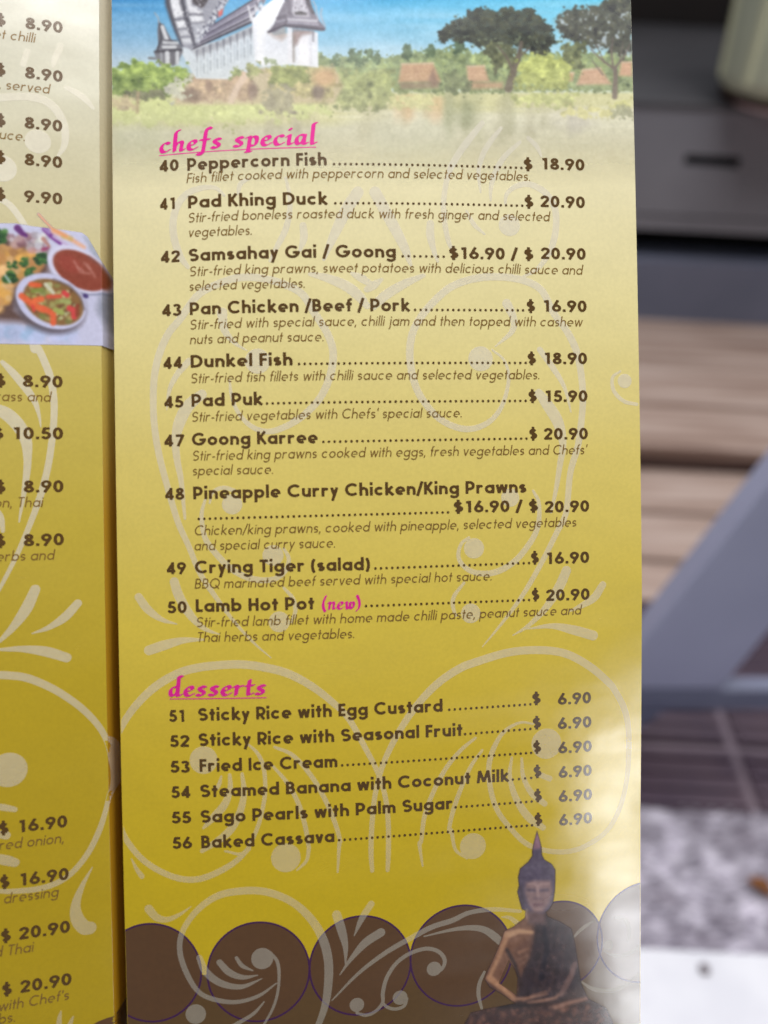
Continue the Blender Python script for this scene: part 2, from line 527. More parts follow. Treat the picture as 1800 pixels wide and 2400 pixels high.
def glyph(ch, style):
    key = (ch, style)
    if key in GLYPHS:
        return GLYPHS[key]
    if style == 'nib':
        paths, adv = nib(ch)
        step = .028
        th, thick, thin = math.radians(30), .106, .026
        M = np.array([[math.cos(th) / thick, math.sin(th) / thick], [-math.sin(th) / thin, math.cos(th) / thin]])
        flat = False
    else:
        h, X = (.104, .69) if style == 'bold' else (.060, .66)
        paths, adv = sans(ch, h, X)
        step = .045 if style == 'bold' else .036
        flat = True
    if not paths:
        GLYPHS[key] = (np.zeros((0, 2)), [], adv)
        return GLYPHS[key]
    xs = np.arange(-.3, 1.4, step)
    ys = np.arange(-.5, 1.35, step)
    Xg, Yg = np.meshgrid(xs, ys)
    F = np.full(Xg.shape, 9.0)
    for p in paths:
        ks, p = p if isinstance(p, tuple) else (1.0, p)
        p = np.asarray(p, float)
        if style == 'nib':                           # small x-height, tall ascenders
            p = np.c_[p[:, 0], np.where(p[:, 1] < .6, p[:, 1] * .84, .504 + (p[:, 1] - .6) * 1.2)]
        if style == 'nib':
            p = spline(np.c_[p, np.zeros(len(p))], 6)[:, :2] if len(p) > 2 else p
            q = p @ M.T
            GX = Xg * M[0, 0] + Yg * M[0, 1]
            GY = Xg * M[1, 0] + Yg * M[1, 1]
            hw = 1.0
        else:
            q, GX, GY, hw = p, Xg, Yg, h * ks
        q = q[np.concatenate([[True], np.hypot(*np.diff(q, axis=0).T) > 1e-6])]
        closed = np.allclose(q[0], q[-1])
        for k, (a, b) in enumerate(zip(q[:-1], q[1:])):
            d = b - a
            Ln = math.hypot(*d) + 1e-9
            s = ((GX - a[0]) * d[0] + (GY - a[1]) * d[1]) / Ln
            perp = np.abs((GX - a[0]) * d[1] - (GY - a[1]) * d[0]) / Ln
            lo = np.where(s < 0, -s, 0)
            hi = np.where(s > Ln, s - Ln, 0)
            dist = np.hypot(perp, lo + hi) - hw
            if flat and not closed:
                if k == 0:
                    dist = np.maximum(dist, -s)
                if k == len(q) - 2:
                    dist = np.maximum(dist, s - Ln)
            F = np.minimum(F, dist)
    V, Fc = field_mesh(F, xs, ys)
    if style == 'ital':
        V = V + np.c_[V[:, 1] * .17, np.zeros(len(V))]
    elif style == 'nib':
        V = V - np.c_[V[:, 1] * .02, np.zeros(len(V))]
    GLYPHS[key] = (V, Fc, adv)
    return GLYPHS[key]


GAP = {'bold': .10, 'ital': .115, 'nib': .10}
SPACE = {'bold': .36, 'ital': .36, 'nib': .42}


def text_width(s, style):
    x = 0
    for k, ch in enumerate(s):
        x += SPACE[style] if ch == ' ' else glyph(ch, style)[2] + GAP[style]
    return x - GAP[style]


class Print:
    """Collects printed shapes given in page mm (u, v), then lays them on one leaf as one mesh."""

    def __init__(self):
        self.V, self.F, self.n = [], [], 0

    def add(self, V, faces):
        self.V.append(V)
        self.F += [f + self.n for f in faces]
        self.n += len(V)

    def text(self, s, style, u0, u1, v0, v1, size):
        wd = text_width(s, style)
        kx = (u1 - u0) / wd
        x = 0
        for ch in s:
            if ch == ' ':
                x += SPACE[style]
                continue
            V, Fc, adv = glyph(ch, style)
            if len(V):
                X = u0 + (V[:, 0] + x) * kx
                base = v0 + (v1 - v0) * (X - u0) / (u1 - u0)
                self.add(np.c_[X, base - V[:, 1] * size], Fc)
            x += adv + GAP[style]

    def build(self, name, mat, parent, left, lift, smooth=False):
        V = np.concatenate(self.V)
        return link_mesh(name, surface(V[:, 0], V[:, 1], left, lift), [np.asarray(f)[:, ::-1] for f in self.F], mat, parent, smooth)


# ================================================================== THE MENU
menu = bpy.data.objects.new('folded_menu', None)
menu.empty_display_size = 0.02
COL.objects.link(menu)
menu.matrix_world = MENU_M
tag(menu, 'open yellow folded restaurant menu with brown print, held up close', 'menu')

STOPS = [(-132, (236, 230, 212)), (-84, (236, 227, 186)), (-55, (236, 222, 156)), (-30, (232, 211, 116)),
         (0, (227, 201, 74)), (25, (220, 190, 44)), (45, (216, 186, 20)), (60, (214, 184, 10)), (95, (206, 176, 10))]
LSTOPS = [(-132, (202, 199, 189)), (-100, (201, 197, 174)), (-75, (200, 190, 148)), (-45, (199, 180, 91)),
          (-20, (195, 172, 61)), (10, (190, 163, 29)), (45, (187, 158, 10)), (70, (185, 156, 6)), (95, (179, 151, 6))]  # left leaf's shade is put into these darker paper colours
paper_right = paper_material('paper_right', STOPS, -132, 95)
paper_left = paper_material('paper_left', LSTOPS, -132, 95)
V_TOP, V_BOT = -130.0, 92.0
paper_fold = paper_material('paper_fold', [(v_, (int(c_[0] * .97), int(c_[1] * (.94 if v_ < -30 else .84)), int(c_[2] * (.9 if v_ < -30 else .6)))) for v_, c_ in LSTOPS], -132, 95)  # the brown shade inside the fold is tinted into this paper
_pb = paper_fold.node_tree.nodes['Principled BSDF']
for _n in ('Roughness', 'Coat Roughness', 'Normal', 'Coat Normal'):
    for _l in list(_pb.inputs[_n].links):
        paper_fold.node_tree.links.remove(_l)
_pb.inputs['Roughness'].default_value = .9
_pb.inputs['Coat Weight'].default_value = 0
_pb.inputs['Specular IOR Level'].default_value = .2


def leaf(name, left, u0, u1, mat, nu, nv, thick):
    # denser columns near the fold and the free edge
    t = np.linspace(0, 1, nu)
    if left:
        us = u0 + (u1 - u0) * (1 - (1 - t) ** 1.8)
    else:
        us = u0 + (u1 - u0) * (t - 0.12 * np.sin(2 * np.pi * t))
    vs = np.linspace(V_TOP, V_BOT, nv)
    U, Vv = np.meshgrid(us, vs)
    f = surface(U.ravel(), Vv.ravel(), left, 0.0)
    b = surface(U.ravel(), Vv.ravel(), left, -thick)
    idx = np.arange(nu * nv).reshape(nv, nu)
    q = np.stack([idx[:-1, :-1], idx[1:, :-1], idx[1:, 1:], idx[:-1, 1:]], -1).reshape(-1, 4)
    N = nu * nv
    ring = np.concatenate([idx[0, :], idx[1:, -1], idx[-1, -2::-1], idx[-2:0:-1, 0]])
    r2 = np.roll(ring, -1)
    # rim has its own points so that it does not soften the shading of the faces
    fv = np.concatenate([f, b, f[ring], b[ring]])
    k = len(ring)
    if True:                                         # at the fold the leaf turns down to meet its neighbour
        edge_ids = idx[:, -1] if left else idx[:, 0]
        on_fold = np.isin(ring, edge_ids)
        low = surface(np.full(nv, FOLD - 7.0 if left else .35), vs, left, -13.0)
        fr = dict(zip(edge_ids.tolist(), low))
        rb = b[ring].copy()
        for i_ in np.where(on_fold)[0]:
            rb[i_] = fr[int(ring[i_])]
        fv = np.concatenate([f, b, f[ring], rb])
    a = 2 * N + np.arange(k)
    a2 = np.roll(a, -1)
    rim = np.stack([a, a2, a2 + k, a + k], -1)
    o = link_mesh(name, fv, [q, q[:, ::-1] + N, rim], mat, menu, smooth=True)
    o.data.materials.append(paper_fold)              # cut edges and the turned-down fold: matt paper tinted with the fold's shade
    o.data.polygons.foreach_set('material_index', np.r_[np.zeros(2 * len(q), np.int32), np.ones(len(rim), np.int32)])
    return o


right = leaf('menu_leaf', False, 0.0, 99.0, paper_right, 110, 160, 0.28)
tag(right, 'leaf with chefs special and desserts')
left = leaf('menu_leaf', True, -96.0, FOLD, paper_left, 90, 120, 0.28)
us_, vs_ = np.meshgrid(np.r_[np.linspace(FOLD, 0, 44), 1.2], np.linspace(V_TOP, V_BOT, 160))
_p = np.stack([us_.ravel(), -vs_.ravel(), (z_left(np.minimum(us_, 0), vs_) + fold_dip(us_, vs_) - .03).ravel()], -1) * .001
_i = np.arange(us_.size).reshape(us_.shape)
link_mesh('fold_strip', _p, [np.stack([_i[:-1, :-1], _i[1:, :-1], _i[1:, 1:], _i[:-1, 1:]], -1).reshape(-1, 4)], paper_fold, menu, smooth=True)
tag(left, 'leaf cut off by the frame, turned into the fold')

# ---- inks
ink_bold = ink('dark_brown_ink', (88, 60, 10))
ink_fine = ink('brown_ink', (128, 96, 36))
ink_pink = ink('magenta_ink', (234, 30, 152))
ink_swirl = ink('pale_overprint', (248, 240, 222), 0.4)
_b = ink_swirl.node_tree.nodes['Principled BSDF']      # the overprint is printed thinner towards the foot
_t = ink_swirl.node_tree.nodes.new('ShaderNodeTexCoord')
_s = ink_swirl.node_tree.nodes.new('ShaderNodeSeparateXYZ')
_m = ink_swirl.node_tree.nodes.new('ShaderNodeMapRange')
_m.inputs['From Min'].default_value = -0.06
_m.inputs['From Max'].default_value = 0.07
_m.inputs['To Min'].default_value = 0.25
_m.inputs['To Max'].default_value = 0.56
ink_swirl.node_tree.links.new(_t.outputs['Object'], _s.inputs[0])
ink_swirl.node_tree.links.new(_s.outputs['Y'], _m.inputs['Value'])
ink_swirl.node_tree.links.new(_m.outputs['Result'], _b.inputs['Alpha'])
ink_circle = ink('brown_panel_ink', (98, 66, 36))
ink_band = ink('brown_band_ink', (100, 72, 34))
ink_ring = ink('violet_line_ink', (70, 18, 84), 0.85)
ink_photo = print_material('printed_picture')

BOLD, FINE, PRICE = 2.36, 1.85, 2.2       # cap heights in mm


def row(px0, py0, px1, py1, lf=False):
    u, v = page([px0, px1], [py0, py1], lf)
    return u[0], u[1], v[0], v[1]


# title rows: number, name, name left/right px, baseline left/right py ; dots from px to px ; price text, left px, right px, py
DISHES = [
    ('40', 'Peppercorn Fish', 439, 766, 400.5, 387.5, (783, 1222), [('$', 1227, 1248), ('18.90', 1268, 1370)], 398.5, 374, 403.5),
    ('41', 'Pad Khing Duck', 441, 768, 488.5, 479.5, (786, 1224), [('$', 1229, 1250), ('20.90', 1267, 1371)], 486.5, 375, 492.5),
    ('42', 'Samsahay Gai / Goong', 442, 928, 613, 603.5, (944, 1040), [('$16.90 / $', 1052, 1250), ('20.90', 1268, 1373)], 608, 377, 616.5),
    ('43', 'Pan Chicken /Beef / Pork', 445, 961, 738.5, 729.5, (973, 1226), [('$', 1234, 1254), ('16.90', 1272, 1375)], 731, 380, 741.5),
    ('44', 'Dunkel Fish', 447, 686, 862, 856.5, (701, 1232), [('$', 1236, 1256), ('18.90', 1274, 1376)], 853.5, 383, 865),
    ('45', 'Pad Puk', 449, 616, 953.5, 949, (626, 1232), [('$', 1238, 1258), ('15.90', 1276, 1377)], 942, 385, 956.5),
    ('47', 'Goong Karree', 450, 745, 1044.5, 1039, (758, 1234), [('$', 1240, 1259), ('20.90', 1275, 1378)], 1030, 385, 1047),
    ('48', 'Pineapple Curry Chicken/King Prawns', 453, 1234, 1170.5, 1154.5, None, [], 0, 387, 1172),
    ('49', 'Crying Tiger (salad)', 457, 866, 1344, 1336, (880, 1240), [('$', 1244, 1263), ('16.90', 1279, 1381)], 1320.5, 391, 1346),
    ('50', 'Lamb Hot Pot', 459, 737, 1434.5, 1428, (858, 1240), [('$', 1246, 1264), ('20.90', 1280, 1382)], 1407, 393, 1437.5),
    ('51', 'Sticky Rice with Egg Custard', 464, 1037.5, 1689.5, 1667.5, (1053, 1243), [('$', 1247, 1267), ('6.90', 1308, 1386)], 1650, 397, 1692),
    ('52', 'Sticky Rice with Seasonal Fruit', 465, 1084, 1748.5, 1724, (1090, 1243), [('$', 1248, 1268), ('6.90', 1308, 1387)], 1707, 399, 1751),
    ('53', 'Fried Ice Cream', 468, 791, 1809, 1797.5, (802, 1245), [('$', 1249, 1268), ('6.90', 1309, 1388)], 1764, 400, 1811),
    ('54', 'Steamed Banana with Coconut Milk', 469, 1193, 1868.5, 1831, (1202, 1245), [('$', 1250, 1269), ('6.90', 1310, 1388)], 1821, 402, 1870.5),
    ('55', 'Sago Pearls with Palm Sugar', 470, 1062, 1928.5, 1895.5, (1068, 1246), [('$', 1251, 1270), ('6.90', 1310, 1389)], 1877.5, 403, 1930),
    ('56', 'Baked Cassava', 472, 784, 1988, 1973, (795, 1247), [('$', 1252, 1271), ('6.90', 1311, 1389)], 1933, 405, 1989.5),
]
TEXT_LIFT = 0.020


def dots(pr, u0, u1, v0, v1, n, r=.26):
    a = np.linspace(0, 2 * np.pi, 9)[:-1]
    for k in range(n):
        t = k / (n - 1)
        pr.add(np.c_[u0 + (u1 - u0) * t + r * np.cos(a), v0 + (v1 - v0) * t - r + r * np.sin(a)], [np.arange(8)[None, ::-1]])


def v_on_row(v0, v1, u0, u1, u):
    return v0 + (v1 - v0) * (u - u0) / (u1 - u0)


for num, name, x0, x1, y0, y1, dt, price, py, nx, ny in DISHES:
    u0, u1, va, vb = row(x0, y0, x1, y1)
    pr = Print()
    n0, nv = page([nx], [ny])
    n1, _ = page([nx + (45 if num not in ('41', '51') else 38)], [ny])
    pr.text(num, 'bold', n0[0], n1[0], nv[0], nv[0], PRICE)
    pr.text(name, 'bold', u0, u1, va, vb, BOLD)
    pr.build('dish_title', ink_bold, right, False, TEXT_LIFT)
    pr = Print()
    if price:
        pu, pv = page([price[0][1]], [py])
        if dt:
            d0, dv0 = page([dt[0]], [y1 + (py - y1) * (dt[0] - x1) / (1300 - x1)])
            d1, dv1 = page([dt[1]], [y1 + (py - y1) * (dt[1] - x1) / (1300 - x1)])
            n = max(4, int(round((d1[0] - d0[0]) / 1.03)) + 1)
            dots(pr, d0[0], d1[0], dv0[0], dv1[0], n)
            pr.build('dot_leader', ink_bold, right, False, TEXT_LIFT)
            pr = Print()
        for s, a, b in price:
            a0, b0, v0, v1 = row(a, py, b, py)
            ym = py + (1.2 if s.startswith('$') else 0)
            pr.text(s, 'bold', a0, b0, (v0 + v1) / 2, (v0 + v1) / 2, PRICE)
        pr.build('dish_price', ink_bold, right, False, TEXT_LIFT)
# the pineapple curry's price has a line of its own
pr = Print()
u0, u1, va, vb = row(466, 1219.5, 1050, 1204)
dots(pr, u0, u1, va, vb, 46)
pr.build('dot_leader', ink_bold, right, False, TEXT_LIFT)
pr = Print()
for s, a, b in (('$16.90 / $', 1063, 1261), ('20.90', 1277, 1381)):
    u0, u1, va, vb = row(a, 1201.5, b, 1199)
    pr.text(s, 'bold', u0, u1, va, vb, PRICE)
pr.build('dish_price', ink_bold, right, False, TEXT_LIFT)

DESCR = [
    [('Fish fillet cooked with peppercorn and selected vegetables.', 437, 1242, 430, 424)],
    [('Stir-fried boneless roasted duck with fresh ginger and selected', 440, 1287, 522, 519), ('vegetables.', 441, 590, 555.5, 551)],
    [('Stir-fried king prawns, sweet potatoes with delicious chilli sauce and', 443, 1364, 648, 644), ('selected vegetables.', 443, 714, 682, 675)],
    [('Stir-fried with special sauce, chilli jam and then topped with cashew', 444, 1364, 773, 765), ('nuts and peanut sauce.', 445, 758, 807, 800)],
    [('Stir-fried fish fillets with chilli sauce and selected vegetables.', 446, 1264, 898.5, 889)],
    [("Stir-fried vegetables with Chefs’ special sauce.", 448, 1082, 989, 978)],
    [("Stir-fried king prawns cooked with eggs, fresh vegetables and Chefs’", 450, 1374, 1080, 1064.5), ('special sauce.', 450.6, 640, 1114, 1111)],
    [('Chicken/king prawns, cooked with pineapple, selected vegetables', 455, 1350, 1255, 1234), ('and special curry sauce.', 455, 785, 1290, 1283.5)],
    [('BBQ marinated beef served with special hot sauce.', 456, 1152, 1380, 1360)],
    [('Stir-fried lamb fillet with home made chilli paste, peanut sauce and', 459, 1361, 1470, 1440), ('Thai herbs and vegetables.', 461, 830, 1504.5, 1496)],
]
for lines in DESCR:
    pr = Print()
    for s, x0, x1, y0, y1 in lines:
        u0, u1, va, vb = row(x0, y0, x1, y1)
        vm = (va + vb) / 2
        va, vb = vm + (va - vm) * .5, vm + (vb - vm) * .5
        pr.text(s, 'ital', u0, u1, va, vb, FINE)
    pr.build('dish_description', ink_fine, right, False, TEXT_LIFT)


def bar(pr, a, b, r):
    (u0, v0), (u1, v1) = a, b
    t = np.linspace(0, 1, 9)
    for s, e in zip(t[:-1], t[1:]):
        p = lambda q, s_: (u0 + (u1 - u0) * q, v0 + (v1 - v0) * q + s_ * r)
        pr.add(np.array([p(s, 1), p(e, 1), p(e, -1), p(s, -1)]), [np.array([[0, 1, 2, 3]])[:, ::-1]])


for s, x0, x1, y0, y1, size, line in (('chefs special', 375, 741, 358, 337, 3.4, (373, 365, 741, 345)), ('desserts', 397, 623, 1631, 1627, 3.3, (397, 1638, 625, 1635))):
    pr = Print()
    u0, u1, va, vb = row(x0, y0, x1, y1)
    pr.text(s, 'nib', u0, u1, va, vb, size)
    h = pr.build('section_heading', ink_pink, right, False, TEXT_LIFT + .005)
    pr = Print()
    a, b, va, vb = row(*line)
    bar(pr, (a, va), (b, vb), .09)
    pr.build('heading_underline', ink_pink, right, False, TEXT_LIFT)
pr = Print()
u0, u1, va, vb = row(755, 1428, 845, 1426)
pr.text('(new)', 'nib', u0, u1, va, vb, 2.5)
pr.build('new_mark', ink_pink, right, False, TEXT_LIFT)

# ---- the cut-off leaf: prices and the ends of descriptions
LEFT_PRICES = [('$', '8.90', 147, 66.3, 78.5, 60), ('$', '8.90', 147, 181.8, 193.7, 59), ('$', '8.90', 146, 300, 309.4, 58), ('$', '8.90', 146, 386, 395, 58), ('$', '9.90', 146, 473, 479.7, 57),
               ('$', '8.90', 147, 906.6, 909, 54), ('$', '10.50', 148, 1028, 1031, 29), ('$', '8.90', 149, 1154, 1154, 56), ('$', '8.90', 150, 1280, 1278, 56),
               ('$', '16.90', 158, 1950, 1939.5, 42), ('$', '16.90', 161.5, 2075, 2062.5, 45), ('$', '20.90', 164.5, 2201.8, 2185.5, 45), ('$', '20.90', 168, 2327, 2307.5, 48)]
for d, s, xr, ya, yb, xl in LEFT_PRICES:
    pr = Print()
    u0, u1, va, vb = row(xl, ya, xr, yb, True)
    vm = (va + vb) / 2
    pr.text(s, 'bold', u0, u1, vm, vm, PRICE)
    dx = {'16.90': 23, '20.90': 23, '10.50': 8}.get(s, 13)
    if yb > 1900:
        dx = 20 + (yb - 1939) / 370 * 8
    u2, v2 = page([dx], [ya + .02 * (xl - dx)], True)
    pr.text(d, 'bold', u2[0] - 1.6, u2[0], vm, vm, PRICE)
    pr.build('dish_price', ink_bold, left, True, TEXT_LIFT)
LEFT_TEXT = [('with sweet chilli', -100, 81, 86, 98), ('and rice, served', -110, 115, 194, 221), ('chilli sauce.', -110, 58, 316, 331), ('lemongrass and', -110, 118, 937, 942.4),
             ('onion, Thai', -75, 99, 1188, 1189), ('with Thai herbs and', -165, 126, 1318, 1312.6), ('with fresh red onion,', -170, 149, 2008, 1975.6), ('with special dressing', -165, 136, 2137, 2101.6),
             ('vegetables and Thai', -190, 77, 2269, 2230), ("cooked with Chef's", -150, 161, 2398, 2341), ('Thai herbs.', -100, 35, 2420, 2393)]
for s, x0, x1, y0, y1 in LEFT_TEXT:
    pr = Print()
    u0, u1, va, vb = row(x0, y0, x1, y1, True)
    vm = v_on_row(va, vb, u0, u1, u0 + (u1 - u0) * .75)
    size_u = text_width(s, 'ital') * FINE * .98
    pr.text(s, 'ital', u1 - size_u, u1, vm, vm, FINE)
    pr.build('dish_description', ink_fine, left, True, TEXT_LIFT)

# ---- pale swirls (measured stroke by stroke; each zone is an enlargement: origin x, origin y, scale)
ZONES = {'A1': (260, 250, 2.765), 'B1': (860, 250, 2.592), 'A2': (260, 700, 2.765), 'B2': (860, 700, 2.592), 'A3': (260, 1150, 2.765), 'B3': (860, 1150, 2.592),
         'A4': (260, 1550, 2.765), 'B4': (860, 1550, 2.592), 'C': (260, 1950, 2.074), 'D': (1000, 1900, 3.19), 'E1': (260, 250, 1.327), 'E2': (260, 1100, 1.327),
         'L1': (0, 0, 3.95), 'L2': (0, 500, 5.53), 'L3': (0, 800, 3.687), 'L4': (0, 1300, 3.687), 'L5': (0, 1850, 4.022)}


THIN = .80                                      # strokes measured through blur are a little narrower in print


def S(*parts):
    """parts: zone, [(x, y, half width in photo px), ...], zone, [...]"""
    out = []
    for z, pts in zip(parts[::2], parts[1::2]):
        ox, oy, k = ZONES[z]
        out += [(ox + x / k, oy + y / k, r) for x, y, r in pts]
    return out


def wline(zone, pts, r0, r1):
    n = len(pts)
    return S(zone, [(x, y, r0 + (r1 - r0) * k / max(1, n - 1)) for k, (x, y) in enumerate(pts)])


def ball(zone, x, y, r):
    k = ZONES[zone][2]
    return S(zone, [(x, y, r / k / THIN), (x + 1, y, r / k / THIN)])


